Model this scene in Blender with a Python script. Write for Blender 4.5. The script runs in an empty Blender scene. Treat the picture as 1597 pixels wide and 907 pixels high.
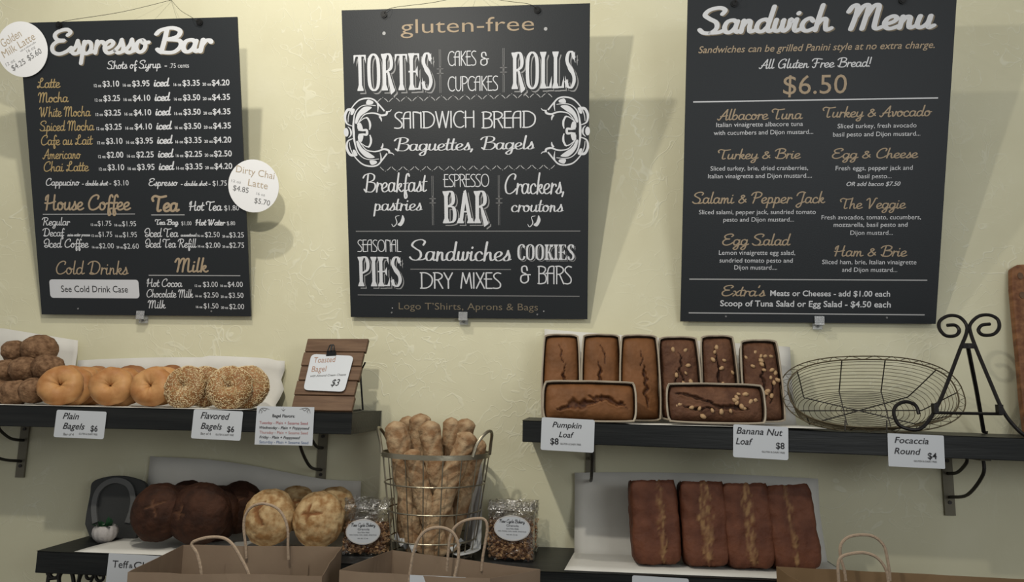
import bpy, math, random
from mathutils import Vector, Matrix, noise
import numpy as np
random.seed(7)
SC = bpy.context.scene
COL = SC.collection

# ---------------------------------------------------------------- camera, world, lamps, exposure
XAX = Vector((0.99619317, 0.00611018, -0.08695882))      # wall's right in camera axes (x right, y down, z forward)
YAX = Vector((0.08512335, 0.14687086, 0.98548616))       # into the wall
ZAX = Vector((0.01879322, -0.9891368, 0.14579163))       # up
FOC = 1117.2                                             # focal length in pixels of a 1597 wide frame
CAM = Vector((0, -1.7, 1.5))
cd = bpy.data.cameras.new('camera'); cam = bpy.data.objects.new('camera', cd); COL.objects.link(cam)
cd.sensor_width = 36; cd.lens = FOC/1597*36; cd.clip_start = .02
rot = Matrix((( XAX.x, -XAX.y, -XAX.z), (YAX.x, -YAX.y, -YAX.z), (ZAX.x, -ZAX.y, -ZAX.z)))
cam.matrix_world = Matrix.Translation(CAM) @ rot.to_4x4()
SC.camera = cam
world = bpy.data.worlds.new('world'); SC.world = world; world.use_nodes = True
world.node_tree.nodes['Background'].inputs[0].default_value = (.97, .97, .95, 1)
world.node_tree.nodes['Background'].inputs[1].default_value = .40
def lamp(name, loc, power, radius, col):
    l = bpy.data.lights.new(name, 'POINT'); l.energy = power; l.shadow_soft_size = radius; l.color = col
    o = bpy.data.objects.new(name, l); o.location = loc; COL.objects.link(o); return o
lamp('pendant_light', (-.47, -1.08, 2.26), 20, .018, (1, .95, .85))
lamp('pendant_light', (-.73, -.9, 2.88), 25, .02, (1, .95, .85))
al = bpy.data.lights.new('overhead_fill', 'AREA'); al.energy = 4; al.shape = 'RECTANGLE'; al.size = 3.6; al.size_y = .8; al.color = (1, .97, .90)  # unseen broad fill, added for ambient light from above on the upper wall
ao = bpy.data.objects.new('overhead_fill', al); ao.location = (.35, -1.35, 3.0); ao.rotation_euler = (math.radians(38), 0, 0); COL.objects.link(ao)
wl = bpy.data.lights.new('window_light', 'AREA'); wl.energy = 8; wl.shape = 'RECTANGLE'; wl.size = .7; wl.size_y = .6; wl.color = (.93, .97, 1)
wo = bpy.data.objects.new('window_light', wl); wo.location = (1.15, -2.3, 1.8); wo.rotation_euler = (math.radians(90), 0, math.radians(22)); COL.objects.link(wo)
SC.view_settings.view_transform = 'Standard'; SC.view_settings.look = 'None'
SC.view_settings.gamma = 1; SC.view_settings.use_curve_mapping = False
SC.view_settings.exposure = 0.0

# ---------------------------------------------------------------- helpers
def ray(px, py):
    c = Vector((px-798.5, py-453.5, FOC)); return Vector((XAX.dot(c), YAX.dot(c), ZAX.dot(c)))
def P(px, py, y=0.):
    d = ray(px, py); return CAM + d*((y-CAM.y)/d.y)
def PZ(px, py, z):
    d = ray(px, py); return CAM + d*((z-CAM.z)/d.z)
class Plane:
    """a flat face standing in the room: origin, right, up, outward normal"""
    def __init__(s, O, lean=0, yaw=0, roll=0):
        s.m = Matrix.Translation(O) @ Matrix.Rotation(yaw, 4, 'Z') @ Matrix.Rotation(lean, 4, 'X') @ Matrix.Rotation(math.pi/2, 4, 'X') @ Matrix.Rotation(roll, 4, 'Z')
        s.inv = s.m.inverted(); s.n = (s.m.to_3x3() @ Vector((0, 0, 1))).normalized(); s.O = Vector(O)
    def uv(s, px, py):
        d = ray(px, py); w = CAM + d*((s.O-CAM).dot(s.n)/d.dot(s.n)); q = s.inv @ w; return q.x, q.y
MATS = {}
def mat(name, col, rough=.6, metal=0., var=None, scale=20., bump=0., bscale=60., mark=None, spec=.22, detail=4, stretch=(1, 1, 1), trans=0.):
    """one procedural material: colour varied by noise, fine relief by noise, a mark colour driven by the mesh's own 'mark' attribute"""
    m = bpy.data.materials.new(name); m.use_nodes = True; nt = m.node_tree; N = nt.nodes; L = nt.links
    b = N['Principled BSDF']; b.inputs['Roughness'].default_value = rough; b.inputs['Metallic'].default_value = metal
    b.inputs['Specular IOR Level'].default_value = spec
    b.inputs['Base Color'].default_value = (*col, 1)
    tc = N.new('ShaderNodeTexCoord'); mp = N.new('ShaderNodeMapping'); mp.inputs['Scale'].default_value = stretch
    L.new(tc.outputs['Object'], mp.inputs[0]); out = None
    if var:
        n = N.new('ShaderNodeTexNoise'); n.inputs['Scale'].default_value = scale; n.inputs['Detail'].default_value = detail
        L.new(mp.outputs[0], n.inputs['Vector'])
        r = N.new('ShaderNodeValToRGB'); r.color_ramp.elements[0].position = .36; r.color_ramp.elements[1].position = .64
        r.color_ramp.elements[0].color = (*col, 1); r.color_ramp.elements[1].color = (*var, 1)
        L.new(n.outputs['Fac'], r.inputs[0]); out = r.outputs[0]
    if mark:
        a = N.new('ShaderNodeAttribute'); a.attribute_name = 'mark'
        mx = N.new('ShaderNodeMix'); mx.data_type = 'RGBA'
        L.new(a.outputs['Fac'], mx.inputs[0])
        if out: L.new(out, mx.inputs[6])
        else: mx.inputs[6].default_value = (*col, 1)
        mx.inputs[7].default_value = (*mark, 1); out = mx.outputs[2]
    if out: L.new(out, b.inputs['Base Color'])
    if bump:
        n2 = N.new('ShaderNodeTexNoise'); n2.inputs['Scale'].default_value = bscale; n2.inputs['Detail'].default_value = 5
        L.new(mp.outputs[0], n2.inputs['Vector'])
        bp = N.new('ShaderNodeBump'); bp.inputs['Strength'].default_value = bump; bp.inputs['Distance'].default_value = .004
        L.new(n2.outputs['Fac'], bp.inputs['Height']); L.new(bp.outputs[0], b.inputs['Normal'])
    if trans: b.inputs['Transmission Weight'].default_value = trans
    MATS[name] = m; return m
def set_props(o, label=None, cat=None, group=None, kind=None):
    if label: o['label'] = label
    if cat: o['category'] = cat
    if group: o['group'] = group
    if kind: o['kind'] = kind
    return o
def thing(name, label, cat, m=None, group=None):
    o = bpy.data.objects.new(name, None); COL.objects.link(o); o.empty_display_size = .02
    if m is not None: o.matrix_world = m if isinstance(m, Matrix) else Matrix.Translation(m)
    return set_props(o, label, cat, group)
def link(name, me, parent=None, kind=None):
    o = bpy.data.objects.new(name, me); COL.objects.link(o)
    if parent is not None: o.parent = parent
    if kind: o['kind'] = kind
    return o
def copy_tree(o, m, label, parent=None):
    c = o.copy(); COL.objects.link(c)
    if parent is None:
        c.matrix_world = m
        if label: c['label'] = label
    else: c.parent = parent
    for ch in [k for k in COL.objects if k.parent == o]: copy_tree(ch, None, None, c)
    return c
class MB:
    """mesh builder"""
    def __init__(s, inv=None): s.v = []; s.f = []; s.mk = []; s.inv = inv
    def add(s, v, f, mk=None):
        b = len(s.v); s.v += [tuple(p) for p in v]; s.f += [[b+i for i in q] for q in f]
        s.mk += list(mk) if mk is not None else [0.]*len(v)
    def flat(s, v, f):
        """thin lettering: each separate piece gets its own hair's breadth of height so that overlapping strokes do not fight"""
        par = list(range(len(v)))
        def root(i):
            while par[i] != i: par[i] = par[par[i]]; i = par[i]
            return i
        for q in f:
            for i in q[1:]: par[root(i)] = root(q[0])
        ids = {}; cnt = {}; z = [None]*len(v)
        for q in f:
            r = root(q[0]); k = ids.setdefault(r, len(ids)); c = cnt.get(r, 0); cnt[r] = c+1
            for i in q:
                if z[i] is None: z[i] = (k % 8)*1.6e-5+min(c, 40)*4e-7
        s.add([(p[0], p[1], p[2]+(z[i] or 0)) for i, p in enumerate(v)], f)
    def box(s, c, d, rot=None, taper=1.):
        vs = []
        for z in (-1, 1):
            for x, y in ((-1, -1), (1, -1), (1, 1), (-1, 1)):
                k = taper if z > 0 else 1
                p = Vector((x*d[0]/2*k, y*d[1]/2*k, z*d[2]/2))
                if rot is not None: p = rot @ p
                vs.append(Vector(c)+p)
        s.add(vs, [(3, 2, 1, 0), (4, 5, 6, 7), (0, 1, 5, 4), (1, 2, 6, 5), (2, 3, 7, 6), (3, 0, 4, 7)])
    def tube(s, pts, r, seg=6, closed=False, caps=True):
        pts = [Vector(p) for p in pts]; n = len(pts); rr = r if callable(r) else (lambda t: r)
        t0 = (pts[1]-pts[0]).normalized(); up = Vector((0, 0, 1)) if abs(t0.z) < .9 else Vector((1, 0, 0))
        a = t0.cross(up).normalized(); vs = []; fs = []
        for i, p in enumerate(pts):
            if closed: t = (pts[(i+1) % n]-pts[i-1]).normalized()
            else: t = (pts[min(n-1, i+1)]-pts[max(0, i-1)]).normalized()
            a = (a - t*a.dot(t)).normalized(); b = t.cross(a); q = rr(i/max(1, n-1))
            vs += [p + (a*math.cos(2*math.pi*k/seg)+b*math.sin(2*math.pi*k/seg))*q for k in range(seg)]
        for i in range(n if closed else n-1):
            j = (i+1) % n
            for k in range(seg): fs.append((i*seg+k, i*seg+(k+1) % seg, j*seg+(k+1) % seg, j*seg+k))
        if caps and not closed: fs += [tuple(range(seg))[::-1], tuple((n-1)*seg+k for k in range(seg))]
        s.add(vs, fs)
    def grid(s, nu, nv, fn, closeu=False, closev=False):
        vs = []; mk = []
        for i in range(nu):
            for j in range(nv):
                r = fn(i/(nu if closeu else nu-1), j/(nv if closev else nv-1))
                if len(r) == 2 and not isinstance(r, Vector): vs.append(r[0]); mk.append(r[1])
                else: vs.append(r); mk.append(0.)
        fs = []
        for i in range(nu if closeu else nu-1):
            for j in range(nv if closev else nv-1):
                i2 = (i+1) % nu; j2 = (j+1) % nv
                fs.append((i*nv+j, i2*nv+j, i2*nv+j2, i*nv+j2))
        s.add(vs, fs, mk)
    def prism(s, pts, h0, h1):
        n = len(pts)
        s.add([(x, y, h0) for x, y in pts]+[(x, y, h1) for x, y in pts], [tuple(range(n))[::-1], tuple(range(n, 2*n))]+[(i, (i+1) % n, n+(i+1) % n, n+i) for i in range(n)])
    def mesh(s, name, m, smooth=False):
        me = bpy.data.meshes.new(name)
        vs = s.v if s.inv is None else [tuple(s.inv @ Vector(p)) for p in s.v]
        me.from_pydata(vs, [], s.f)
        if m: me.materials.append(m)
        if any(s.mk):
            at = me.attributes.new('mark', 'FLOAT', 'POINT'); at.data.foreach_set('value', s.mk)
        if smooth: me.polygons.foreach_set('use_smooth', [True]*len(me.polygons))
        me.update(); return me
    def build(s, name, m, parent=None, smooth=False, kind=None): return link(name, s.mesh(name, m, smooth), parent, kind)
def ring(n, f): return [f(2*math.pi*k/n) for k in range(n)]
def rrect(x0, y0, x1, y1, r, n=5):
    out = []
    for cx, cy, a in ((x1-r, y0+r, -90), (x1-r, y1-r, 0), (x0+r, y1-r, 90), (x0+r, y0+r, 180)):
        for k in range(n+1): t = math.radians(a+90*k/n); out.append((cx+r*math.cos(t), cy+r*math.sin(t)))
    return out
def sm(pts, n=6): # smooth 3-D path
    pts = [tuple(p) for p in pts]; out = []; Q = [pts[0]]+pts+[pts[-1]]
    for i in range(1, len(Q)-2):
        a, b, c, d = Q[i-1:i+3]
        for k in range(n):
            t = k/n; out.append(tuple(.5*(2*b[j]+(-a[j]+c[j])*t+(2*a[j]-5*b[j]+4*c[j]-d[j])*t*t+(-a[j]+3*b[j]-3*c[j]+d[j])*t**3) for j in range(len(b))))
    out.append(pts[-1]); return out
def fbm(p, s, o=3): return noise.fractal(Vector(p)*s, 1.0, 2.0, o)
# ---------------------------------------------------------------- lettering: stroke alphabets drawn by hand
def S_(s):
    """'x,y x,y ...' -> list of points (a leading L = straight segments)"""
    poly = s[0] == 'L'
    if poly: s = s[1:]
    return poly, [tuple(float(v) for v in p.split(',')) for p in s.split()]
SCRIPT = {
 ' ': (.3, []),
 'a': (.5, ['.38,.4 .27,.5 .1,.44 .04,.22 .1,.03 .24,.02 .36,.2 .4,.46', '.4,.46 .37,.15 .43,.01 .54,.08']),
 'b': (.46, ['.14,1.02 .08,.5 .07,.1 .18,0 .34,.1 .38,.34 .26,.47 .09,.32']),
 'c': (.4, ['.34,.38 .24,.5 .09,.4 .04,.2 .12,.02 .26,.0 .42,.1']),
 'd': (.52, ['.37,.4 .27,.5 .1,.42 .04,.2 .1,.03 .24,.02 .36,.2', '.45,1.02 .4,.5 .37,.15 .43,.01 .55,.08']),
 'e': (.41, ['.06,.17 .26,.26 .34,.4 .24,.5 .09,.4 .04,.2 .12,.02 .26,.0 .43,.1']),
 'f': (.32, ['.37,.86 .3,1.0 .2,.88 .15,.4 .13,-.2 .19,-.38 .27,-.26 .2,.02 .34,.1', '.02,.44 .34,.48']),
 'g': (.5, ['.38,.4 .27,.5 .1,.44 .04,.22 .1,.04 .24,.03 .37,.2', '.41,.48 .38,.0 .32,-.32 .17,-.4 .08,-.28 .26,-.08 .54,.1']),
 'h': (.5, ['.14,1.02 .09,.5 .06,0', '.07,.22 .2,.44 .31,.44 .33,.2 .38,.01 .52,.08']),
 'i': (.24, ['.09,.48 .06,.15 .12,.0 .26,.08', 'L.11,.7 .12,.73']),
 'j': (.24, ['.14,.48 .11,-.1 .05,-.36 -.06,-.36 -.06,-.24 .1,-.06 .26,.08', 'L.16,.7 .17,.73']),
 'k': (.42, ['.14,1.02 .09,.5 .06,0', '.07,.2 .22,.44 .32,.42 .28,.27 .12,.22', '.14,.23 .26,.06 .36,.0 .46,.08']),
 'l': (.24, ['.14,1.02 .08,.4 .07,.1 .13,.0 .26,.08']),
 'm': (.68, ['.08,.48 .06,0', '.07,.22 .18,.45 .28,.42 .28,0', '.29,.22 .4,.45 .49,.42 .5,.15 .55,.01 .7,.08']),
 'n': (.46, ['.08,.48 .06,0', '.07,.22 .18,.45 .28,.42 .29,.15 .34,.01 .48,.08']),
 'o': (.44, ['.22,.5 .08,.42 .04,.2 .12,.02 .26,.03 .35,.2 .32,.42 .22,.5 .26,.38 .46,.4']),
 'p': (.46, ['.1,.5 .06,.0 .03,-.42', '.07,.28 .18,.48 .32,.44 .36,.22 .28,.03 .14,.0 .07,.12', '.28,.03 .48,.08']),
 'q': (.5, ['.38,.4 .27,.5 .1,.44 .04,.22 .1,.04 .24,.03 .37,.2', '.41,.48 .36,-.42']),
 'r': (.34, ['.1,.5 .06,0', '.07,.22 .18,.44 .3,.46 .34,.38']),
 's': (.36, ['.0,.08 .16,.3 .22,.54', '.22,.5 .3,.22 .25,.03 .1,.0 .04,.1', '.25,.03 .38,.08']),
 't': (.27, ['.15,.86 .09,.4 .08,.12 .14,.0 .28,.08', '-.02,.52 .3,.56']),
 'u': (.48, ['.08,.48 .05,.15 .12,.01 .24,.06 .34,.24 .36,.48', '.36,.48 .34,.14 .39,.0 .5,.08']),
 'v': (.4, ['.04,.46 .1,.4 .15,.0 .28,.18 .32,.48 .36,.4 .44,.42']),
 'w': (.58, ['.07,.48 .05,.12 .14,.01 .25,.12 .29,.46', '.28,.44 .28,.12 .36,.01 .47,.16 .49,.48 .54,.4 .6,.42']),
 'x': (.42, ['.04,.46 .14,.44 .26,.06 .42,.06', '.36,.48 .04,.0']),
 'y': (.48, ['.08,.48 .05,.18 .12,.04 .24,.08 .35,.24', '.4,.48 .37,.0 .31,-.32 .17,-.4 .08,-.28 .24,-.1 .52,.1']),
 'z': (.4, ['.06,.44 .34,.46 .06,.03 .42,.06']),
 'A': (.7, ['-.05,.08 .08,.0 .3,.5 .56,1.0', '.56,1.0 .54,.4 .56,.0 .7,.06', '.14,.32 .62,.4']),
 'B': (.76, ['.26,.96 .22,.5 .16,.0', '-.04,.78 .08,.94 .4,1.02 .64,.9 .6,.66 .3,.54', '.3,.54 .66,.48 .72,.24 .52,.0 .16,.02 .04,.14']),
 'C': (.72, ['.62,.74 .66,.92 .5,1.0 .24,.84 .08,.46 .14,.1 .34,.0 .58,.1 .72,.24']),
 'D': (.8, ['.28,.94 .22,.5 .16,.02', '-.04,.76 .12,.94 .44,1.0 .7,.8 .74,.46 .58,.1 .3,.0 .1,.04 .2,.12 .4,.02']),
 'E': (.72, ['.56,.78 .66,.9 .52,1.02 .24,.96 .1,.8 .2,.6 .46,.56 .2,.52 .04,.34 .08,.1 .3,.0 .56,.1 .72,.26']),
 'F': (.66, ['.34,.9 .3,.5 .26,.1 .14,-.02 .02,.1', '-.06,.72 .06,.94 .4,.96 .74,.9', '.14,.46 .54,.52']),
 'G': (.76, ['.62,.78 .66,.92 .5,1.0 .24,.84 .08,.46 .14,.1 .34,.0 .54,.14 .62,.44', '.44,.42 .64,.46 .6,.0']),
 'H': (.8, ['.04,.66 .06,.86 .2,1.0', '.2,1.0 .16,.5 .1,.0', '.62,1.0 .58,.5 .58,.1 .66,.0 .8,.08', '.0,.46 .3,.44 .66,.56']),
 'I': (.62, ['.3,.5 .1,.46 .04,.7 .22,.96 .44,1.0 .58,.8 .56,.4 .44,.08 .24,.0 .1,.14 .24,.26 .62,.1']),
 'J': (.62, ['.02,.66 .12,.9 .36,1.0 .56,.92', '.5,.96 .44,.4 .38,-.2 .22,-.4 .08,-.26 .24,-.06 .62,.12']),
 'K': (.72, ['.2,1.0 .1,.0', '.62,.96 .16,.46 .4,.4 .6,.0 .74,.08']),
 'L': (.68, ['.06,.6 .2,.56 .46,.76 .46,.98 .32,.96 .26,.6 .2,.14 .06,.0 .0,.12 .16,.18 .4,.02 .68,.1']),
 'M': (.98, ['-.02,.72 .06,.94 .18,.96 .2,.6 .14,.0', '.2,.5 .34,.92 .48,.96 .48,.6 .44,.0', '.48,.5 .62,.92 .76,.94 .76,.5 .76,.1 .84,.0 .98,.08']),
 'N': (.8, ['-.02,.72 .06,.94 .18,.96 .2,.6 .14,.0', '.2,.5 .38,.92 .56,.94 .56,.5 .58,.1 .66,.0 .8,.08']),
 'O': (.76, ['.4,1.0 .14,.82 .06,.4 .2,.04 .46,.02 .66,.3 .66,.7 .48,.98 .36,.9 .5,.74 .78,.76']),
 'P': (.68, ['.26,.94 .22,.5 .14,.0', '-.04,.72 .1,.94 .42,1.0 .64,.86 .58,.6 .3,.46 .16,.5']),
 'R': (.76, ['.26,.94 .22,.5 .14,.0', '-.04,.72 .1,.94 .42,1.0 .64,.86 .56,.6 .28,.5', '.32,.5 .46,.3 .56,.02 .76,.1']),
 'S': (.7, ['.6,.76 .66,.92 .48,1.02 .2,.94 .08,.74 .24,.58 .46,.42 .5,.18 .34,.0 .12,.02 .0,.14', '.34,.0 .6,.02 .7,.08']),
 'T': (.64, ['.36,.92 .32,.5 .3,.1 .38,.0 .5,.06', '.0,.66 -.06,.84 .1,.98 .4,.9 .76,.96']),
 'V': (.7, ['-.04,.8 .08,.96 .18,.86 .24,.0', '.24,.0 .44,.5 .56,.96 .66,.98']),
 'W': (.96, ['-.04,.8 .06,.96 .16,.9 .16,.3 .22,.0', '.22,.0 .4,.5 .46,.92', '.46,.92 .44,.3 .5,.0', '.5,.0 .72,.5 .76,.96 .9,.9']),
 'Y': (.7, ['.0,.8 .1,.96 .2,.8 .24,.52 .4,.5 .6,.96', '.6,.96 .5,.2 .3,-.36']),
 '&': (.62, ['.56,.1 .3,.4 .18,.62 .3,.72 .4,.6 .2,.4 .06,.18 .16,.02 .36,.06 .52,.36']),
 "'": (.16, ['L.1,1.0 .06,.82']), ',': (.2, ['L.1,.06 .04,-.14']), '-': (.42, ['L.06,.28 .34,.28']), '!': (.26, ['L.16,1.0 .12,.3', 'L.1,.0 .1,.03']),
 '.': (.2, ['L.08,.0 .08,.03']),
}
DECO = {
 ' ': (.3, []),
 'A': (.5, ['L.04,0 .04,.7', '.04,.7 .12,.93 .25,1.0 .4,1.0', 'L.4,1.0 .4,0', 'L-.06,.6 .4,.6']),
 'B': (.52, ['L.06,0 .06,1', '.0,.98 .2,1.0 .4,.92 .42,.76 .28,.6 .08,.58', '.08,.58 .36,.56 .48,.34 .42,.08 .2,.0 .0,.01']),
 'C': (.6, ['.56,.9 .4,1.0 .16,.9 .04,.5 .16,.1 .4,.0 .56,.1']),
 'D': (.66, ['L.06,0 .06,1', '.0,1.0 .3,.98 .54,.78 .6,.5 .52,.2 .3,.02 .0,.0']),
 'E': (.42, ['L.36,1 .06,1 .06,0 .36,0', 'L-.04,.6 .34,.6']),
 'H': (.56, ['L.06,0 .06,1', 'L.48,0 .48,1', 'L-.02,.6 .48,.6']),
 'I': (.18, ['L.08,0 .08,1']),
 'K': (.5, ['L.06,0 .06,1', 'L.44,1 .08,.55 .46,0']),
 'L': (.4, ['L.06,1 .06,0 .36,0']),
 'M': (.62, ['L.02,0 .12,1 .3,.3 .48,1 .58,0']),
 'N': (.56, ['L.06,0 .06,1 .46,.92', 'L.46,.98 .46,0', '.06,1.0 .3,.98 .46,.86']),
 'O': (.7, ['.35,1.0 .12,.86 .04,.5 .12,.14 .35,.0 .58,.14 .66,.5 .58,.86 .35,1.0']),
 'P': (.46, ['L.06,0 .06,1', '.0,1.0 .24,1.0 .42,.88 .42,.66 .26,.52 .06,.5']),
 'R': (.5, ['L.06,0 .06,1', '.0,1.0 .24,1.0 .42,.88 .42,.7 .26,.56 .06,.54', 'L.22,.55 .46,0']),
 'S': (.44, ['.4,.96 .22,1.0 .06,.88 .06,.7 .24,.5 .38,.3 .36,.08 .2,.0 .0,.02']),
 'U': (.54, ['.06,1.0 .06,.5 .08,.15 .26,.0 .42,.12 .46,.5 .46,1.0']),
 'W': (.74, ['L.02,1 .2,0 .37,1 .54,0 .7,1']),
 'X': (.5, ['L.04,1 .46,0', 'L.44,1 .04,0']),
 'Y': (.5, ['L.04,1 .25,.5 .46,1', 'L.25,.5 .25,0']),
 '&': (.5, ['.36,.76 .3,1.0 .12,.96 .12,.66 .3,.54 .08,.42 .06,.12 .22,.0 .4,.14 .4,.44', 'L.22,.5 .5,.5']),
 ',': (.2, ['L.1,.06 .04,-.14']),
}
def _st(x): # thick stem with bracketed serifs at head and foot
    return [('s', x, 0, 1), ('f', x, 0), ('h', x, 1)]
SERIF = {   # s = stem, f/h = foot/head serif, c = contrast stroke (thick when vertical), p = filled polygon
 ' ': (.25, []),
 'T': (.56, [('s', .28, 0, .96), ('f', .28, 0), ('c', 'L.02,.96 .54,.96'), ('p', '.0,.98 .0,.74 .1,.95'), ('p', '.56,.98 .56,.74 .46,.95')]),
 'O': (.6, [('c', '.3,.99 .12,.86 .08,.5 .12,.14 .3,.01 .48,.14 .52,.5 .48,.86 .3,.99')]),
 'C': (.54, [('c', '.48,.8 .4,.96 .28,.99 .12,.84 .08,.5 .12,.16 .28,.01 .42,.06 .5,.24'), ('p', '.5,.98 .5,.68 .4,.9')]),
 'R': (.58, _st(.14) + [('c', '.1,.97 .36,.98 .46,.8 .42,.6 .2,.5'), ('p', '.26,.52 .36,.5 .6,-.02 .42,-.12'), ('p', '.42,-.12 .6,-.02 .6,.06')]),
 'E': (.54, _st(.14) + [('c', 'L.1,.97 .48,.97'), ('c', 'L.1,.03 .5,.03'), ('c', 'L.0,.5 .4,.5'), ('p', '.5,.99 .5,.74 .4,.96'), ('p', '.54,.0 .54,.3 .42,.04'), ('p', '.42,.66 .42,.34 .3,.5')]),
 'S': (.5, [('c', '.42,.8 .32,.97 .18,.96 .1,.8 .16,.62 .36,.42 .42,.2 .3,.02 .14,.05 .06,.22'), ('w', '.12,.74 .2,.58 .34,.44 .4,.28'), ('p', '.45,.99 .45,.68 .36,.9'), ('p', '.03,.0 .03,.34 .12,.1')]),
 'L': (.5, _st(.14) + [('c', 'L.1,.03 .48,.03'), ('p', '.52,.0 .52,.34 .4,.04')]),
 'B': (.58, _st(.14) + [('c', '.1,.97 .36,.98 .44,.8 .4,.62 .2,.52'), ('c', '.16,.52 .42,.5 .5,.28 .42,.06 .1,.02')]),
 'A': (.62, [('p', '.34,1.04 .24,1.0 .44,.0 .6,.0'), ('c', 'L.3,.94 .12,.04'), ('c', 'L.14,.36 .46,.36'), ('f', .52, 0), ('f', .1, 0)]),
 'P': (.54, _st(.14) + [('c', '.1,.97 .36,.98 .46,.78 .42,.56 .18,.44')]),
 'I': (.28, _st(.14)),
 'K': (.58, _st(.14) + [('p', '.2,.44 .44,.97 .5,.97 .28,.44'), ('p', '.24,.54 .36,.54 .56,.0 .4,.0'), ('f', .48, 0), ('h', .46, 1)]),
}
def _catmull(pts, n=6):
    out = []
    P = [pts[0]] + list(pts) + [pts[-1]]
    if pts[0] == pts[-1] and len(pts) > 3: P = [pts[-2]] + list(pts) + [pts[1]]
    for i in range(1, len(P)-2):
        p0, p1, p2, p3 = P[i-1], P[i], P[i+1], P[i+2]
        for k in range(n):
            t = k/n
            out.append(tuple(.5*((2*p1[j]) + (-p0[j]+p2[j])*t + (2*p0[j]-5*p1[j]+4*p2[j]-p3[j])*t*t + (-p0[j]+3*p1[j]-3*p2[j]+p3[j])*t**3) for j in (0, 1)))
    out.append(tuple(pts[-1]))
    return out
class Flat:
    """collects 2-D polygons"""
    def __init__(s): s.v = []; s.f = []
    def poly(s, pts):
        b = len(s.v); s.v += pts; s.f.append(list(range(b, b+len(pts))))
    def stroke(s, pts, wfun, cap=True):
        L = []; R = []; n = len(pts)
        for i, p in enumerate(pts):
            a = pts[max(0, i-1)]; b = pts[min(n-1, i+1)]
            dx, dy = b[0]-a[0], b[1]-a[1]; l = math.hypot(dx, dy) or 1e-6
            dx, dy = dx/l, dy/l; w = wfun(dx, dy, i/(n-1) if n > 1 else 0)/2
            L.append((p[0]-dy*w, p[1]+dx*w)); R.append((p[0]+dy*w, p[1]-dx*w))
            if i in (0, n-1) and cap: s.poly([(p[0]+w*math.cos(k*math.pi/4), p[1]+w*math.sin(k*math.pi/4)) for k in range(8)])
        b = len(s.v); s.v += L + R
        for i in range(n-1): s.f.append([b+i, b+n+i, b+n+i+1, b+i+1])
def layout(text, table, style, weight=.1, slant=0., track=0.):
    """lays a word out from a stroke alphabet; returns Flat in em units, baseline 0, cap height 1"""
    F = Flat(); x = 0
    for ch in text:
        adv, strokes = table.get(ch, table.get(ch.upper(), (.3, [])))
        for st in strokes:
            G = Flat()
            if style == 'serif':
                thick, thin = .15, .045
                if st[0] == 's': G.poly([(st[1]-thick/2, st[2]+.02), (st[1]+thick/2, st[2]+.02), (st[1]+thick/2, st[3]-.02), (st[1]-thick/2, st[3]-.02)])
                elif st[0] in 'fh':
                    xx, y0, sg = st[1], st[2], 1 if st[0] == 'f' else -1
                    q = [(xx-.14, y0), (xx+.14, y0), (xx+.14, y0+sg*.035), (xx+.075, y0+sg*.16), (xx-.075, y0+sg*.16), (xx-.14, y0+sg*.035)]
                    G.poly(q if sg > 0 else q[::-1])
                elif st[0] == 'p': G.poly(S_(st[1])[1])
                else:
                    pl, pts = S_(st[1]); pts = pts if pl else _catmull(pts)
                    if st[0] == 'w': G.stroke(pts, lambda a, b, t: .05+.12*math.sin(math.pi*t), False)
                    else: G.stroke(pts, lambda a, b, t: thin+(thick-thin)*abs(b)**1.6, False)
            else:
                pl, pts = S_(st); pts = pts if pl else _catmull(pts)
                if pl and len(pts) > 2:
                    for q in range(len(pts)-1): G.stroke(pts[q:q+2], lambda a, b, t: weight)
                elif style == 'mono': G.stroke(pts, lambda a, b, t: weight)
                else: G.stroke(pts, lambda a, b, t: weight*(.45+.75*min(1, abs(b)**1.5)))
            b = len(F.v)
            F.v += [(x+px_+slant*py_, py_) for px_, py_ in G.v]; F.f += [[b+k for k in f] for f in G.f]
        x += adv + track + (.045 if style == 'serif' else 0)
    return F
_fc = {}
def sans_flat(text, bold=0., shear=0.):
    """outline lettering from Blender's own built-in font, cap height normalised to 1"""
    key = (text, bold, shear)
    if key in _fc: return _fc[key]
    cu = bpy.data.curves.new('lettering', 'FONT'); cu.body = text; cu.size = 1.46; cu.resolution_u = 3; cu.offset = bold; cu.shear = shear
    ob = bpy.data.objects.new('lettering', cu); me = bpy.data.meshes.new_from_object(ob)
    F = Flat(); F.v = [(v.co.x, v.co.y) for v in me.vertices]; F.f = [list(p.vertices) for p in me.polygons]
    bpy.data.meshes.remove(me); bpy.data.objects.remove(ob); bpy.data.curves.remove(cu)
    _fc[key] = F; return F
STY = {
 'title': (SCRIPT, 'mono', .15, .12), 'head': (SCRIPT, 'mono', .115, .1), 'item': (SCRIPT, 'mono', .1, .1), 'thinitem': (SCRIPT, 'mono', .085, .1),
 'fancy': (SCRIPT, 'nib', .088, .06), 'deco': (DECO, 'mono', .072, 0), 'serif': (SERIF, 'serif', .1, 0),
 'sans': (.0, 0.), 'bold': (.022, 0.), 'ital': (.012, .25), 'tiny': (.03, 0.), 'light': (-.006, 0.),
}
def place(pl, text, sty, x0, x1, y, h, mb, z=.0005, dx=0., dy=0.):
    """puts one run of lettering on a face so that it fills x0..x1 at baseline y, cap height h"""
    s = STY[sty]; F = layout(text, *s[:1], *s[1:]) if len(s) == 4 else sans_flat(text, *s)
    if not F.v: return
    a = min(v[0] for v in F.v); b = max(v[0] for v in F.v)
    u0, v0 = pl.uv(x0, y); u1, v1 = pl.uv(x1, y); _, v2 = pl.uv(x0, y-h); hh = v2-v0
    k = (u1-u0)/(b-a)
    (mb.flat if len(s) == 4 else mb.add)([(u0+(x-a)*k+dx*hh, v0+(yy+dy)*hh, z) for x, yy in F.v], F.f)
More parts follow.
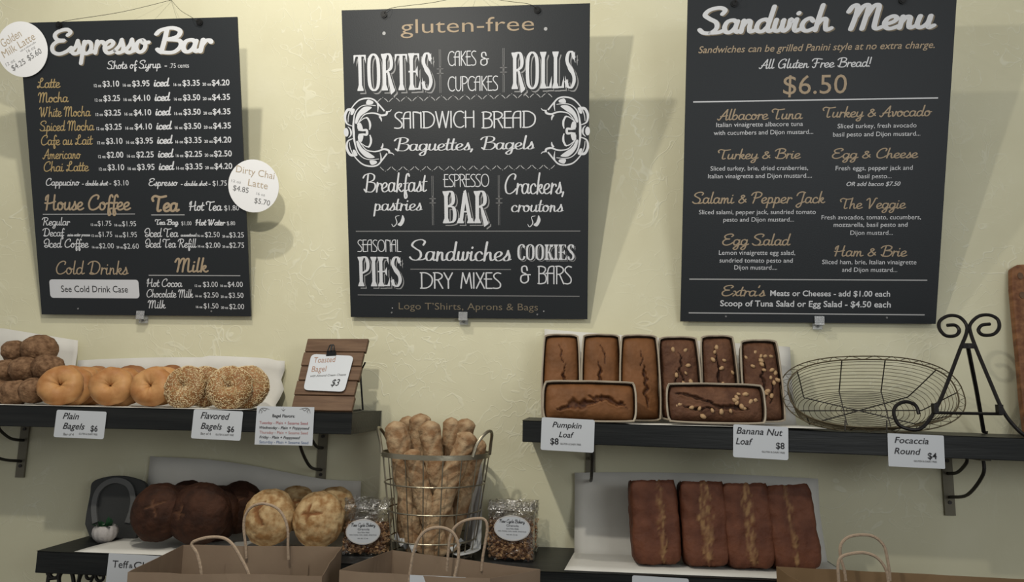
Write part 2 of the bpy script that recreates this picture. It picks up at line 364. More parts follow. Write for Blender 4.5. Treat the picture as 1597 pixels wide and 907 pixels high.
def letter(pl, parent, items, m, name='lettering', z=.0005, dx=0., dy=0., label=None):
    mb = MB()
    for it in items: place(pl, *it, mb, z, dx, dy)
    o = mb.build(name, m, parent)
    if label: o['label'] = label
    return o
def bar(pl, parent, x0, y0, x1, y1, w, m, name='rule_line', z=.0005):
    u0, v0 = pl.uv(x0, y0); u1, v1 = pl.uv(x1, y1)
    if abs(x1-x0) > abs(y1-y0): v1 = v0
    else: u1 = u0
    F = Flat(); F.stroke([(u0, v0), (u1, v1)], lambda a, b, t: w, False)
    mb = MB(); mb.add([(x, y, z) for x, y in F.v], F.f); return mb.build(name, m, parent)
def paint(pl, parent, name, m, strokes, z=.0005):
    """painted ornament: strokes in pixels (list of (points, w0, w1, w2) with width at start/mid/end in metres) or filled outlines ('fill', points)"""
    mb = MB()
    for st in strokes:
        F = Flat()
        if st[0] == 'fill': F.poly([pl.uv(*p) for p in _catmull(st[1]+[st[1][0]], 5)[:-1]])
        else:
            pts, w0, w1, w2 = st
            F.stroke([pl.uv(*p) for p in (_catmull(pts, 5) if len(pts) > 2 else pts)], lambda a, b, t, w0=w0, w1=w1, w2=w2: w0+(w1-w0)*t*2 if t < .5 else w1+(w2-w1)*(t*2-1), False)
        mb.flat([(x, y, z) for x, y in F.v], F.f)
    return mb.build(name, m, parent)

# ---------------------------------------------------------------- materials
M_BOARD = mat('chalkboard_vinyl', (.017, .020, .023), .5, spec=.35, bump=.05, bscale=300)
M_WHITE = mat('white_ink', (.66, .67, .69), .6)
M_GOLD = mat('gold_ink', (.42, .31, .15), .55)
M_TAN = mat('tan_ink', (.40, .31, .21), .55)
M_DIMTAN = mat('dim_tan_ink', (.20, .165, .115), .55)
M_GREY = mat('grey_ink', (.20, .20, .20), .55)
M_LGREY = mat('light_grey_ink', (.42, .42, .42), .55)
M_MGREY = mat('mid_grey_ink', (.30, .30, .30), .55)
M_BLACKINK = mat('black_ink', (.02, .02, .022), .5)
M_REDINK = mat('red_ink', (.36, .07, .07), .5)
M_PINKINK = mat('faded_red_ink', (.42, .17, .15), .5)
M_BLUEINK = mat('blue_ink', (.07, .12, .24), .5)
M_CARD = mat('white_card', (.53, .55, .57), .4, spec=.4)
M_BLACK = mat('black_plastic', (.012, .012, .012), .35)
M_WIRE = mat('dark_wire', (.05, .045, .04), .5, metal=.6)

# ---------------------------------------------------------------- wall
m = bpy.data.materials.new('embossed_wallpaper'); m.use_nodes = True; N = m.node_tree.nodes; L = m.node_tree.links
bs = N['Principled BSDF']; bs.inputs['Roughness'].default_value = .55; bs.inputs['Specular IOR Level'].default_value = .35
tc = N.new('ShaderNodeTexCoord')
def tex(scale, detail, dist=0.):
    n = N.new('ShaderNodeTexNoise'); n.inputs['Scale'].default_value = scale; n.inputs['Detail'].default_value = detail; n.inputs['Distortion'].default_value = dist
    L.new(tc.outputs['Object'], n.inputs['Vector']); return n.outputs['Fac']
def ramp(src, stops):
    r = N.new('ShaderNodeValToRGB'); e = r.color_ramp.elements
    while len(e) < len(stops): e.new(.5)
    for i, (p, c) in enumerate(stops): e[i].position = p; e[i].color = (*c, 1)
    L.new(src, r.inputs[0]); return r.outputs[0]
base = ramp(tex(3.2, 5, .4), [(.3, (.62, .585, .40)), (.55, (.67, .64, .45)), (.75, (.71, .68, .50))])
# pale scrolling stems printed on the paper: thin iso-lines of two warped fields, present only in patches
lines = ramp(tex(7.5, 1.5, 2.2), [(.484, (0, 0, 0)), (.494, (1, 1, 1)), (.500, (1, 1, 1)), (.510, (0, 0, 0))])
lines2 = ramp(tex(13., 1., 1.5), [(.455, (0, 0, 0)), (.465, (1, 1, 1)), (.472, (1, 1, 1)), (.482, (0, 0, 0))])
patch = ramp(tex(4.0, 3, .3), [(.44, (0, 0, 0)), (.62, (1, 1, 1))])
def mth(op, a, b):
    x = N.new('ShaderNodeMath'); x.operation = op; x.use_clamp = True
    for i, q in enumerate((a, b)):
        if isinstance(q, (int, float)): x.inputs[i].default_value = q
        else: L.new(q, x.inputs[i])
    return x.outputs[0]
mask = mth('MULTIPLY', mth('MULTIPLY', mth('ADD', lines, lines2), patch), .42)
mx = N.new('ShaderNodeMix'); mx.data_type = 'RGBA'; L.new(mask, mx.inputs[0]); L.new(base, mx.inputs[6]); mx.inputs[7].default_value = (.80, .79, .64, 1)
L.new(mx.outputs[2], bs.inputs['Base Color'])
bp = N.new('ShaderNodeBump'); bp.inputs['Strength'].default_value = .35; bp.inputs['Distance'].default_value = .004
L.new(mth('ADD', mth('MULTIPLY', tex(28, 4), .5), mask), bp.inputs['Height']); L.new(bp.outputs[0], bs.inputs['Normal'])
M_WALL = m
mb = MB(); mb.box((0, .05, 1.4), (7, .1, 2.8)); mb.build('wall_back', M_WALL, kind='structure')
M_FLOOR = mat('worn_floor', (.05, .04, .03), .6, var=(.07, .055, .04), scale=3)
mb = MB(); mb.box((0, -3.5, -.05), (7, 7.2, .1)); mb.build('floor', M_FLOOR, kind='structure')
M_COUNTER = mat('dark_counter', (.03, .025, .02), .3, bump=.05)

# ---------------------------------------------------------------- menu boards, leaning out from the wall at the top
def menu_board(corner, w, h, label, pegs, hook):
    O = P(*corner, -.015); pl = Plane(O, math.radians(15))
    root = thing('menu_board', label, 'menu board', pl.m, 'hanging menu boards')
    mb = MB(); mb.prism([(0, 0), (w, 0), (w, h), (0, h)], -.0035, 0); mb.build('panel', M_BOARD, root)
    for p in pegs:
        u, v = pl.uv(*p); mb = MB(); mb.prism(ring(14, lambda a: (u+.0075*math.cos(a), v+.0075*math.sin(a))), -.004, .004); mb.prism(ring(12, lambda a: (u+.005*math.cos(a), v+.005*math.sin(a))), .004, .0055); mb.build('peg', M_BLACK, root)
    hk = P(hook[0], hook[1], -.004); a = pl.m @ Vector((*pl.uv(*pegs[0]), .004)); b = pl.m @ Vector((*pl.uv(*pegs[1]), .004))
    mb = MB(pl.inv)
    ta = pl.m @ Vector((pl.uv(*pegs[0])[0]+.02, h+.002, .001)); tb = pl.m @ Vector((pl.uv(*pegs[1])[0]-.02, h+.002, .001))
    mb.tube(sm([a, ta, (ta+hk)/2+Vector((0, 0, -.006)), hk]), .0006, 5); mb.tube(sm([b, tb, (tb+hk)/2+Vector((0, 0, -.006)), hk]), .0006, 5)
    mb.build('hanging_wire', M_WIRE, root)
    mb = MB(); c = P(hook[0], hook[1], 0); mb.tube([c+Vector((0, .002, .004)), c+Vector((0, -.01, .004))], .0025, 8)
    set_props(mb.build('wall_nail', M_WIRE), 'nail holding the wire of the '+label.split(' reading ')[1], 'nail')
    return pl, root
def pin(pl, root, pts):
    for p in pts:
        u, v = pl.uv(*p); mb = MB(); mb.prism(ring(8, lambda a: (u+.0022*math.cos(a), v+.0022*math.sin(a))), -.004, .0015); mb.build('screw', M_GREY, root)

# --- espresso board
pl, b1 = menu_board((65, 490), .546, .7075, 'black hanging menu board reading Espresso Bar, at the left', [(93, 39), (312, 35)], (267, 0))
ESP = pl
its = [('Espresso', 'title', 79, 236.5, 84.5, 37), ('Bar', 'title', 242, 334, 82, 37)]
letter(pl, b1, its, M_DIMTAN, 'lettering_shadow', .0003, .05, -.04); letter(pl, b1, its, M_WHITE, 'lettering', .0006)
letter(pl, b1, [('Shots of Syrup', 'item', 167, 252, 107.5, 12), ('-', 'sans', 257, 261, 106, 9), ('.75 cents', 'sans', 265, 295, 106, 7)], M_WHITE)
rows = [('Latte', 58, 95, 137, '$3.10', '$3.95', '$3.35', '$4.20'), ('Mocha', 60, 108, 159.5, '$3.25', '$4.10', '$3.50', '$4.35'),
 ('White Mocha', 62, 142.5, 182, '$3.25', '$4.10', '$3.50', '$4.35'), ('Spiced Mocha', 62, 148, 204, '$3.25', '$4.10', '$3.50', '$4.35'),
 ('Cafe au Lait', 64.5, 146, 226, '$3.10', '$3.95', '$3.35', '$4.20'), ('Americano', 66.5, 127, 247.5, '$2.00', '$2.25', '$2.25', '$2.50'),
 ('Chai Latte', 68.7, 139.5, 267, '$3.10', '$3.95', '$3.35', '$4.20')]
for i, (nm, x0, x1, y, a, b, c, d) in enumerate(rows):
    letter(pl, b1, [(nm, 'item', x0, x1, y, 15)], M_GOLD, label='gold script drink name '+nm)
    s = 1.3*i; t = .7*i; q = y-1.2
    letter(pl, b1, [('12 oz', 'tiny', 147+s, 158.5+s, q, 4.5), (a, 'bold', 160.5+s, 186.4+s, q-.5, 9), ('16 oz', 'tiny', 192+s, 204.5+s, q-.8, 4.5), (b, 'bold', 206.5+s, 233.7+s, q-1, 9),
        ('iced', 'title', 240+s, 265+s, q-1.4, 12), ('16 oz', 'tiny', 271+t, 283+t, q-1.6, 4.5), (c, 'bold', 285+t, 312+t, q-1.8, 9), ('20 oz', 'tiny', 316+t, 329.5+t, q-2.2, 4.5), (d, 'bold', 330.6+t, 358.4+t, q-2.4, 9)],
        M_WHITE, 'price_lettering')
letter(pl, b1, [('Cappucino', 'head', 72, 125, 289, 11), ('- double shot -', 'title', 128, 174, 289, 7), ('$3.10', 'sans', 178, 201, 289, 8),
    ('Espresso', 'head', 232, 278, 289.5, 11), ('- double shot -', 'title', 282, 329, 289.5, 7), ('$1.75', 'sans', 332, 354, 289.5, 8)], M_WHITE)
letter(pl, b1, [('House', 'head', 70, 132, 327, 23), ('Coffee', 'head', 138, 205, 327, 23)], M_TAN)
bar(pl, b1, 67, 334, 211, 334, .002, M_LGREY)
letter(pl, b1, [('Tea', 'title', 237, 281, 329, 24)], M_TAN); bar(pl, b1, 236, 335, 288, 335, .002, M_LGREY)
letter(pl, b1, [('Hot Tea', 'head', 295, 347, 328, 14), ('$1.80', 'sans', 350, 373, 328, 8), ('Tea Bag', 'title', 242, 279, 350, 8), ('$1.00', 'sans', 283, 299, 351, 6), ('Hot Water', 'title', 305, 352, 351, 9), ('$.80', 'sans', 354, 367, 351, 6)], M_WHITE)
letter(pl, b1, [('Regular', 'item', 66, 110, 351, 12), ('12 oz', 'tiny', 142, 152, 352, 3.5), ('$1.75', 'sans', 153, 174, 352, 8), ('16 oz', 'tiny', 179, 190, 352.5, 3.5), ('$1.95', 'sans', 191, 212.5, 352.5, 8)], M_WHITE)
letter(pl, b1, [('Decaf', 'item', 67, 102, 368, 12), ('swiss water process', 'title', 105, 141, 368, 5), ('12 oz', 'tiny', 143, 153, 369, 3.5), ('$1.75', 'sans', 154, 175.5, 369, 8), ('16 oz', 'tiny', 180, 191, 369.5, 3.5), ('$1.95', 'sans', 192, 214, 369.5, 8)], M_WHITE)
letter(pl, b1, [('Iced Coffee', 'item', 69, 139, 385.5, 13), ('16 oz', 'tiny', 144, 154, 387, 3.5), ('$2.00', 'sans', 155, 178, 387, 8), ('20 oz', 'tiny', 182, 192, 387, 3.5), ('$2.60', 'sans', 193, 217, 387.5, 8)], M_WHITE)
letter(pl, b1, [('Iced Tea', 'item', 226, 279, 369, 13), ('unsweetened', 'title', 282, 307, 368.5, 5), ('16 oz', 'tiny', 308, 318, 369, 3.5), ('$2.50', 'sans', 320, 343, 369.5, 8), ('20 oz', 'tiny', 347, 357, 370, 3.5), ('$3.25', 'sans', 358, 380.5, 370, 8)], M_WHITE)
letter(pl, b1, [('Iced Tea Refill', 'item', 227, 307, 385.5, 13), ('16 oz', 'tiny', 309, 319, 385.5, 3.5), ('$2.00', 'sans', 321, 344, 386, 8), ('20 oz', 'tiny', 347, 357, 386, 3.5), ('$2.75', 'sans', 358, 381, 386, 8)], M_WHITE)
letter(pl, b1, [('Cold Drinks', 'thinitem', 88, 201, 427, 20)], M_TAN); letter(pl, b1, [('Milk', 'head', 273, 326, 423.5, 21)], M_TAN)
bar(pl, b1, 232, 429, 375, 429, .002, M_LGREY)
letter(pl, b1, [('Hot Cocoa', 'item', 229, 285, 446.5, 12), ('12 oz', 'tiny', 304, 314, 447, 3.5), ('$3.00', 'sans', 317, 340, 447, 8), ('16 oz', 'tiny', 344, 354, 447, 3.5), ('$4.00', 'sans', 355.5, 379, 447, 8)], M_WHITE)
letter(pl, b1, [('Chocolate Milk', 'item', 229, 302, 463, 12), ('16 oz', 'tiny', 305, 315, 463, 3.5), ('$2.50', 'sans', 318, 341, 463.5, 8), ('20 oz', 'tiny', 344.5, 355, 464, 3.5), ('$3.50', 'sans', 357, 380, 464, 8)], M_WHITE)
letter(pl, b1, [('Milk', 'item', 231, 259, 480, 12), ('16 oz', 'tiny', 306, 316, 480, 3.5), ('$1.50', 'sans', 318, 341, 480.5, 8), ('20 oz', 'tiny', 345, 356, 481, 3.5), ('$2.00', 'sans', 358, 381, 481.5, 8)], M_WHITE)
u0, v0 = pl.uv(79, 464); u1, v1 = pl.uv(216, 436)
mb = MB(); mb.prism(rrect(u0, v0, u1, v1, .008), .0002, .0006); pn = mb.build('white_panel', M_WHITE, b1)
letter(pl, pn, [('See Cold Drink Case', 'sans', 96, 200, 455, 10)], M_BLACKINK, 'panel_lettering', .0009)
pin(pl, b1, [(122, 481), (330, 485)])

# --- gluten-free board
pl, b2 = menu_board((547, 494), .570, .7145, 'black hanging menu board reading gluten-free, in the middle', [(599, 23), (838, 16)], (742, -12))
letter(pl, b2, [('gluten-free', 'light', 625, 833, 52.5, 22)], M_TAN, label='tan lettering gluten-free')
for x, y, r in ((599, 52, .004), (851, 45, .004), (612, 480, .0015), (848, 485, .0015)):
    u, v = pl.uv(x, y); mb = MB(); mb.prism(ring(12, lambda a: (u+r*math.cos(a), v+r*math.sin(a))), .0002, .0005); mb.build('printed_dot', M_LGREY, b2)
def engraved(pl, root, items, dx=.075, dy=-.085):
    letter(pl, root, items, M_MGREY, 'lettering_outline', .0002, dx, dy)
    letter(pl, root, items, M_BOARD, 'lettering_gap', .0005, dx*.6, dy*.6)
    letter(pl, root, items, M_WHITE, 'lettering', .0008)
engraved(pl, b2, [('TORTES', 'serif', 553, 675, 142, 57)]); engraved(pl, b2, [('ROLLS', 'serif', 798, 898, 139, 57)])
letter(pl, b2, [('CAKES', 'deco', 698.5, 743, 102.5, 22), ('&', 'deco', 749, 763, 102, 20)], M_WHITE); letter(pl, b2, [('CUPCAKES', 'deco', 698.5, 777, 142, 22)], M_WHITE)
def divider(x, y0, y1, yc):
    u, v0 = pl.uv(x, y1); _, v1 = pl.uv(x, y0); _, vc = pl.uv(x, yc); mb = MB()
    F = Flat(); F.stroke([(u-.0016, v0), (u-.0016, v1)], lambda a, b, t: .0012, False); F.stroke([(u+.0016, v0), (u+.0016, v1)], lambda a, b, t: .0012, False)
    for dv in (-.005, .005): F.stroke([(u-.007, vc+dv), (u+.007, vc+dv)], lambda a, b, t: .0022, True)
    F.stroke([(u, vc-.009), (u, vc+.009)], lambda a, b, t: .005, True)
    mb.add([(x, y, .0005) for x, y in F.v], F.f); mb.build('divider', M_GREY, b2)
divider(687, 77, 145, 111); divider(785.5, 75, 144, 109); divider(675.5, 274, 351, 313); divider(778.5, 273, 351, 313)
letter(pl, b2, [('SANDWICH', 'deco', 614.5, 740, 200, 25), ('BREAD', 'deco', 751, 836, 199.5, 25)], M_WHITE)
letter(pl, b2, [('Baguettes,', 'fancy', 614.5, 738, 235, 20), ('Bagels', 'fancy', 749, 834, 233, 20)], M_WHITE)
letter(pl, b2, [('Breakfast', 'fancy', 566, 667, 299, 28), ('pastries', 'fancy', 582, 659, 328, 20)], M_WHITE)
letter(pl, b2, [('ESPRESSO', 'deco', 691, 763, 291, 19)], M_WHITE); engraved(pl, b2, [('BAR', 'serif', 691, 762, 348, 50)], .08, -.08)
letter(pl, b2, [('Crackers,', 'fancy', 787, 880, 302, 31), ('croutons', 'fancy', 797, 879, 330, 20)], M_WHITE)
bar(pl, b2, 555, 360.5, 905, 360.5, .0024, M_GREY)
letter(pl, b2, [('SEASONAL', 'deco', 557.5, 626, 392, 18)], M_WHITE); engraved(pl, b2, [('PIES', 'serif', 559, 627, 446, 46)], .075, -.08)
letter(pl, b2, [('S', 'fancy', 638, 665, 405, 31), ('andwiches', 'fancy', 663, 798, 406, 28)], M_WHITE)
bar(pl, b2, 640, 419.5, 797, 419.5, .002, M_GREY)
letter(pl, b2, [('DRY', 'deco', 655, 707, 449, 24), ('MIXES', 'deco', 718, 782, 449, 24)], M_WHITE)
engraved(pl, b2, [('COOKIES', 'serif', 807, 896, 405, 24)], .09, -.09)
letter(pl, b2, [('&', 'deco', 811, 828, 441, 26), ('BARS', 'deco', 838, 892, 442, 27)], M_WHITE)
bar(pl, b2, 558, 459.5, 904, 459.5, .0024, M_GREY)
letter(pl, b2, [('Logo T\u2019Shirts, Aprons & Bags', 'light', 622, 839, 482, 10.5)], M_DIMTAN)
pin(pl, b2, [(611, 487), (838, 490)])
# scalloped dashed borders above and below
for (xa, xb, ya, yb, sg) in ((588, 862, 160, 152, 1), (592, 866, 259, 256, -1)):
    st = []
    n = 15
    for k in range(n):
        x0 = xa+(xb-xa)*k/n; x1 = xa+(xb-xa)*(k+1)/n; y = ya+(yb-ya)*k/n; w = x1-x0
        for a0, a1 in ((.05, .38), (.62, .95)):
            st.append(([(x0+w*(a0+(a1-a0)*q/4), y-sg*7*math.sin(math.pi*(a0+(a1-a0)*q/4))) for q in range(5)], .0014, .0018, .0014))
        st.append(([(x0+w*.48, y-sg*8), (x0+w*.52, y-sg*8)], .002, .002, .002))
    paint(pl, b2, 'scalloped_border', M_LGREY, st)
# leafy scroll cartouches, mirrored left and right (pixels from the right one)
Z = lambda x, y: (840+x/6.478, 130+y/6.478)
orn = []
def both(pts): # upper half and its mirror below y=480 in zoom units
    return [Z(*p) for p in pts], [Z(x, 962-y) for x, y in pts]
up = [([(95, 268), (150, 200), (200, 150), (270, 138), (350, 160), (420, 230), (460, 310), (470, 380)], .0035, .0035, .0015),
      ([(25, 250), (40, 268), (62, 272)], .0012, .002, .003), ([(70, 268), (80, 300), (130, 310), (180, 292), (240, 288), (310, 310), (380, 405)], .0055, .0035, .0018),
      ([(150, 318), (135, 345), (132, 372)], .005, .004, .001), ([(160, 190), (158, 230), (165, 278)], .004, .003, .001),
      ([(180, 212), (270, 205), (340, 225), (395, 290), (418, 400), (420, 481)], .0015, .0022, .006),
      ([(430, 250), (470, 258), (498, 320), (485, 390), (430, 418)], .006, .006, .0015),
      ([(370, 455), (372, 400), (330, 355), (285, 335), (252, 365), (245, 410), (258, 455)], .001, .0025, .003),
      ([(284, 481), (290, 458), (330, 460), (372, 455)], .006, .005, .004)]
fl = [[(205, 170), (258, 152), (275, 195), (215, 195)], [(222, 228), (300, 225), (370, 290), (400, 380), (380, 390), (340, 320), (270, 270)], [(395, 250), (425, 245), (440, 300), (415, 300)], [(345, 385), (378, 410), (372, 455), (325, 450)], [(262, 335), (285, 328), (262, 380), (258, 455), (240, 420), (242, 380)]]
for mirror in (False, True):
    st = []
    X = (lambda p: (1456.5-p[0]+(p[1]-205)*.06, p[1]+2)) if mirror else (lambda p: p)
    for pts, a, b, c in up:
        for half in both(pts): st.append(([X(p) for p in half], a, b, c))
    for pts in fl:
        for half in both(pts): st.append(('fill', [X(p) for p in half]))
    st.append(('fill', [X(Z(495+24*math.cos(k), 481+44*math.sin(k))) for k in [q*math.pi/5 for q in range(10)]]))
    st.append(([X(Z(475, 425)), X(Z(450, 455)), X(Z(448, 505)), X(Z(475, 537))], .001, .0045, .001))
    paint(pl, b2, 'leaf_scroll', M_WHITE, st)
for x, y in ((621, 344), (833, 344.5)):
    paint(pl, b2, 'small_leaf', M_WHITE, [([(x-10, y+5), (x-7, y+9), (x-2, y+3), (x-4, y-6), (x+2, y-8)], .0015, .0022, .0012), ('fill', [(x+7, y-9), (x+10, y-1), (x+5, y+8), (x-1, y+6), (x+3, y+2), (x+5, y-3)])])

# --- sandwich board
pl, b3 = menu_board((1061, 501), .567, .7205, 'black hanging menu board reading Sandwich Menu, at the right', [(1145, 6), (1407, 1)], (1290, -40))
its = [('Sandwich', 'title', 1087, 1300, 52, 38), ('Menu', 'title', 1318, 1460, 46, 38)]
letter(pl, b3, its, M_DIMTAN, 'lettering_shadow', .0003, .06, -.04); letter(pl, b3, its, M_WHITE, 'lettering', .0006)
letter(pl, b3, [('Sandwiches can be grilled Panini style at no extra charge.', 'ital', 1089, 1457, 83, 10.5)], M_TAN)
letter(pl, b3, [('All Gluten Free Bread!', 'item', 1183, 1359, 107, 14)], M_WHITE)
letter(pl, b3, [('$6.50', 'sans', 1221, 1320, 147, 29)], M_TAN)
bar(pl, b3, 1081, 159, 1463, 150, .0026, M_WHITE)
for t, x0, x1, y, h in (('Albacore Tuna', 1118, 1252, 187, 16), ('Turkey & Avocado', 1282, 1453, 183, 16), ('Turkey & Brie', 1119, 1249, 248, 15), ('Egg & Cheese', 1297, 1432, 247, 15),
        ('Salami & Pepper Jack', 1079, 1287, 317, 17), ('The Veggie', 1309, 1413, 325, 16), ('Egg Salad', 1126, 1233, 382, 17), ('Ham & Brie', 1300, 1415, 399, 16)):
    letter(pl, b3, [(t, 'item', x0, x1, y, h)], M_TAN, label='tan script sandwich name '+t)
for ls in ((('Italian vinaigrette albacore tuna', 1117, 1252, 198), ('with cucumbers and Dijon mustard...', 1113, 1268, 210.5)),
        (('Sliced turkey, fresh avocado', 1306, 1429, 200), ('basil pesto and Dijon mustard...', 1299, 1435, 213)),
        (('Sliced turkey, brie, dried cranberries,', 1108, 1260, 266), ('Italian vinaigrette and Dijon mustard....', 1104, 1266, 278)),
        (('Fresh eggs, pepper jack and', 1303, 1423, 265.5), ('basil pesto...', 1338, 1390, 278)),
        (('Sliced salami, pepper jack, sundried tomato', 1090, 1272, 334), ('pesto and Dijon mustard...', 1128, 1238, 345.5)),
        (('Fresh avocados, tomato, cucumbers,', 1281, 1436, 342), ('mozzarella, basil pesto and', 1300, 1415, 353.5), ('Dijon mustard...', 1326, 1392, 366)),
        (('Lemon vinaigrette egg salad,', 1121, 1240, 397), ('sundried tomato pesto and', 1122, 1236, 409), ('Dijon mustard....', 1145, 1212, 420)),
        (('Sliced ham, brie, Italian vinaigrette', 1282, 1429, 411.5), ('and Dijon mustard...', 1313, 1399, 423.5))):
    letter(pl, b3, [(t, 'sans', x0, x1, y, 6.8) for t, x0, x1, y in ls], M_WHITE, 'ingredient_lettering')
letter(pl, b3, [('OR add bacon $7.50', 'ital', 1320, 1404, 290, 6.5)], M_WHITE, 'ingredient_lettering')
bar(pl, b3, 1075, 435, 1446, 436, .0026, M_LGREY)
letter(pl, b3, [("Extra's", 'item', 1125, 1194, 461, 16)], M_TAN)
letter(pl, b3, [('Meats or Cheeses - add $1.00 each', 'bold', 1201, 1388, 461, 8.5), ('Scoop of Tuna Salad or Egg Salad - $4.50 each', 'bold', 1123, 1389, 477, 9)], M_WHITE)
bar(pl, b3, 1074, 487.5, 1442, 489, .0026, M_LGREY)
pin(pl, b3, [(1132, 493), (1383, 495)])

# --- round price stickers on the espresso board
def sticker(cx, cy, r, h, tilt, label, items, holdpx):
    c = ESP.uv(cx, cy); ru = ESP.uv(cx+r, cy)[0]-c[0]
    m4 = ESP.m @ Matrix.Translation((c[0], c[1], h)) @ Matrix.Rotation(tilt, 4, 'Z')
    t = thing('price_disc', label, 'sign', m4, 'round price signs on the espresso board')
    mb = MB(); mb.prism(ring(48, lambda a: (ru*math.cos(a), ru*math.sin(a))), 0, .0012); mb.build('disc', M_DISC, t)
    for txt, sty, x0, x1, y, hh, mm in items:   # x, y, cap height as fractions of the radius
        s = STY[sty]; F = sans_flat(txt, *s); a = min(v[0] for v in F.v); b = max(v[0] for v in F.v); k = (x1-x0)/(b-a)*ru; mb = MB()
        mb.add([(x0*ru+(x-a)*k, y*ru+yy*hh*ru, .0016) for x, yy in F.v], F.f); mb.build('lettering', mm, t)
    return t
M_DISC = mat('glossy_white_vinyl', (.88, .88, .88), .4); M_PALEGOLD = mat('pale_gold_ink', (.50, .41, .30), .5); M_PALEGREY = mat('pale_grey_ink', (.33, .33, .33), .5)
sticker(36.5, 77.5, 39.5, .003, math.radians(27), 'white round sign reading Golden Milk Latte, on the top left corner of the espresso board',
    [('Golden', 'light', -.62, .26, .40, .30, M_PALEGOLD), ('Milk Latte', 'light', -.78, .68, .06, .27, M_PALEGOLD), ('with or without coffee', 'light', -.1, .62, -.06, .07, M_PALEGREY),
     ('12 oz', 'light', -.86, -.46, -.24, .12, M_PALEGREY), ('16 oz', 'light', .12, .5, -.22, .12, M_PALEGREY), ('$4.25', 'sans', -.72, -.12, -.5, .2, M_GREY), ('$5.60', 'sans', .02, .64, -.48, .2, M_GREY)], None)
sticker(396.5, 290, 39.5, .003, math.radians(-11), 'white round sign reading Dirty Chai Latte, on the right edge of the espresso board',
    [('Dirty Chai', 'light', -.76, .76, .40, .26, M_PALEGOLD), ('Latte', 'light', -.22, .56, -.02, .26, M_PALEGOLD), ('12 oz', 'light', -.88, -.5, -.0, .1, M_PALEGREY), ('$4.85', 'sans', -.78, -.16, -.3, .2, M_GREY),
     ('16 oz', 'light', .16, .5, -.3, .1, M_PALEGREY), ('$5.70', 'sans', .12, .74, -.62, .2, M_GREY)], None)

# --- clear clips holding the lower edge of each board to the wall
M_CLEAR = bpy.data.materials.new('clear_plastic'); M_CLEAR.use_nodes = True; q = M_CLEAR.node_tree.nodes['Principled BSDF']
q.inputs['Base Color'].default_value = (.85, .86, .86, 1); q.inputs['Roughness'].default_value = .12; q.inputs['Transmission Weight'].default_value = .75; q.inputs['IOR'].default_value = 1.2
for x, y, nm in ((226, 494, 'Espresso Bar'), (724, 496, 'gluten-free'), (1273.5, 503, 'Sandwich Menu')):
    o = P(x, y, -.002); t = thing('clear_clip', 'small clear plastic clip at the lower edge of the %s board' % nm, 'clip', o, 'clear clips under the menu boards')
    mb = MB(); mb.box((0, -.004, -.004), (.021, .006, .024)); mb.build('base', M_CLEAR, t)
    mb = MB(); mb.box((0, -.0205, .003), (.021, .0015, .02)); mb.box((0, -.012, -.0065), (.021, .016, .0015)); mb.build('lip', M_CLEAR, t)
    mb = MB(); mb.tube([(0, -.0075, -.009), (0, -.0085, -.009)], .0032, 10); mb.build('screw', M_GREY, t)
# ---------------------------------------------------------------- shelves
M_SHELF = mat('black_stained_wood', (.008, .009, .009), .42, var=(.015, .016, .015), scale=8, stretch=(.4, 6, 6), bump=.15, bscale=30, spec=.22)
M_IRON = mat('dark_iron', (.045, .042, .038), .45, metal=.7, bump=.15, bscale=200)
M_IRON2 = mat('bronze_iron', (.17, .155, .11), .5, metal=.1, bump=.15, bscale=200)
ZL, ZB = 1.461, 1.163
def zr(x): return 1.4517-.0136*x
def shelf(x0, x1, z0, z1, th, label, right_face=True):
    t = thing('wall_shelf', label, 'shelf', Vector((x0, 0, z0)))
    mb = MB(Matrix.Translation((x0, 0, z0)).inverted())
    a = [(x0, -.002, z0), (x1, -.002, z1), (x1, -.23, z1), (x0, -.23, z0)]
    vs = [Vector(p)-Vector((0, 0, th)) for p in a]+[Vector(p) for p in a]
    mb.add(vs, [(3, 2, 1, 0)[::-1], (7, 6, 5, 4)[::-1], (0, 1, 5, 4)[::-1], (1, 2, 6, 5)[::-1], (2, 3, 7, 6)[::-1], (3, 0, 4, 7)[::-1]])
    o = mb.build('board', M_SHELF, t)
    bv = o.modifiers.new('b', 'BEVEL'); bv.width = .0015; bv.segments = 2
    return t
sL = shelf(-1.85, -.457, ZL, ZL, .0445, 'black wall shelf at the upper left carrying rolls and bagels')
sR = shelf(-.103, 1.6, zr(-.103), zr(1.6), .043, 'black wall shelf at the upper right carrying cakes, wire basket and easel')
sB = shelf(-1.115, .545, ZB, ZB, .044, 'long black lower wall shelf carrying round loaves, baguette basket and granola')
def bracket(sh, x, ztop, h=.115):
    """flat wall plate with two curved rods reaching under the shelf"""
    inv = Matrix.Translation(sh.location).inverted(); mb = MB(inv)
    mb.box((x, -.004, ztop-h/2-.01), (.022, .005, h+.02)); pl_ = mb.build('bracket', M_IRON2, sh)
    for k, (zz, yy) in enumerate(((.045, -.09), (.095, -.15))):
        mb = MB(inv); mb.tube(sm([(x-.0, yy, ztop-.001), (x, yy+.004, ztop-zz*.35), (x, yy*.55, ztop-zz*.85), (x, -.012, ztop-zz), (x, -.006, ztop-zz)]), .0035, 8); o = mb.build('curved_rod', M_IRON, pl_)
    mb = MB(inv); mb.box((x, -.08, ztop-.003), (.02, .16, .005)); mb.build('top_plate', M_IRON2, pl_)
    for zz in (.018, h-.008):
        mb = MB(inv); mb.tube([(x, -.004, ztop-zz), (x, -.009, ztop-zz)], .004, 8); mb.build('screw', M_IRON, pl_)
bracket(sL, P(38, 700).x, ZL-.0445); bracket(sL, P(504, 700).x, ZL-.0445); bracket(sR, P(921, 720).x, zr(0)-.043); bracket(sR, P(1476, 740).x, zr(.9)-.043); 
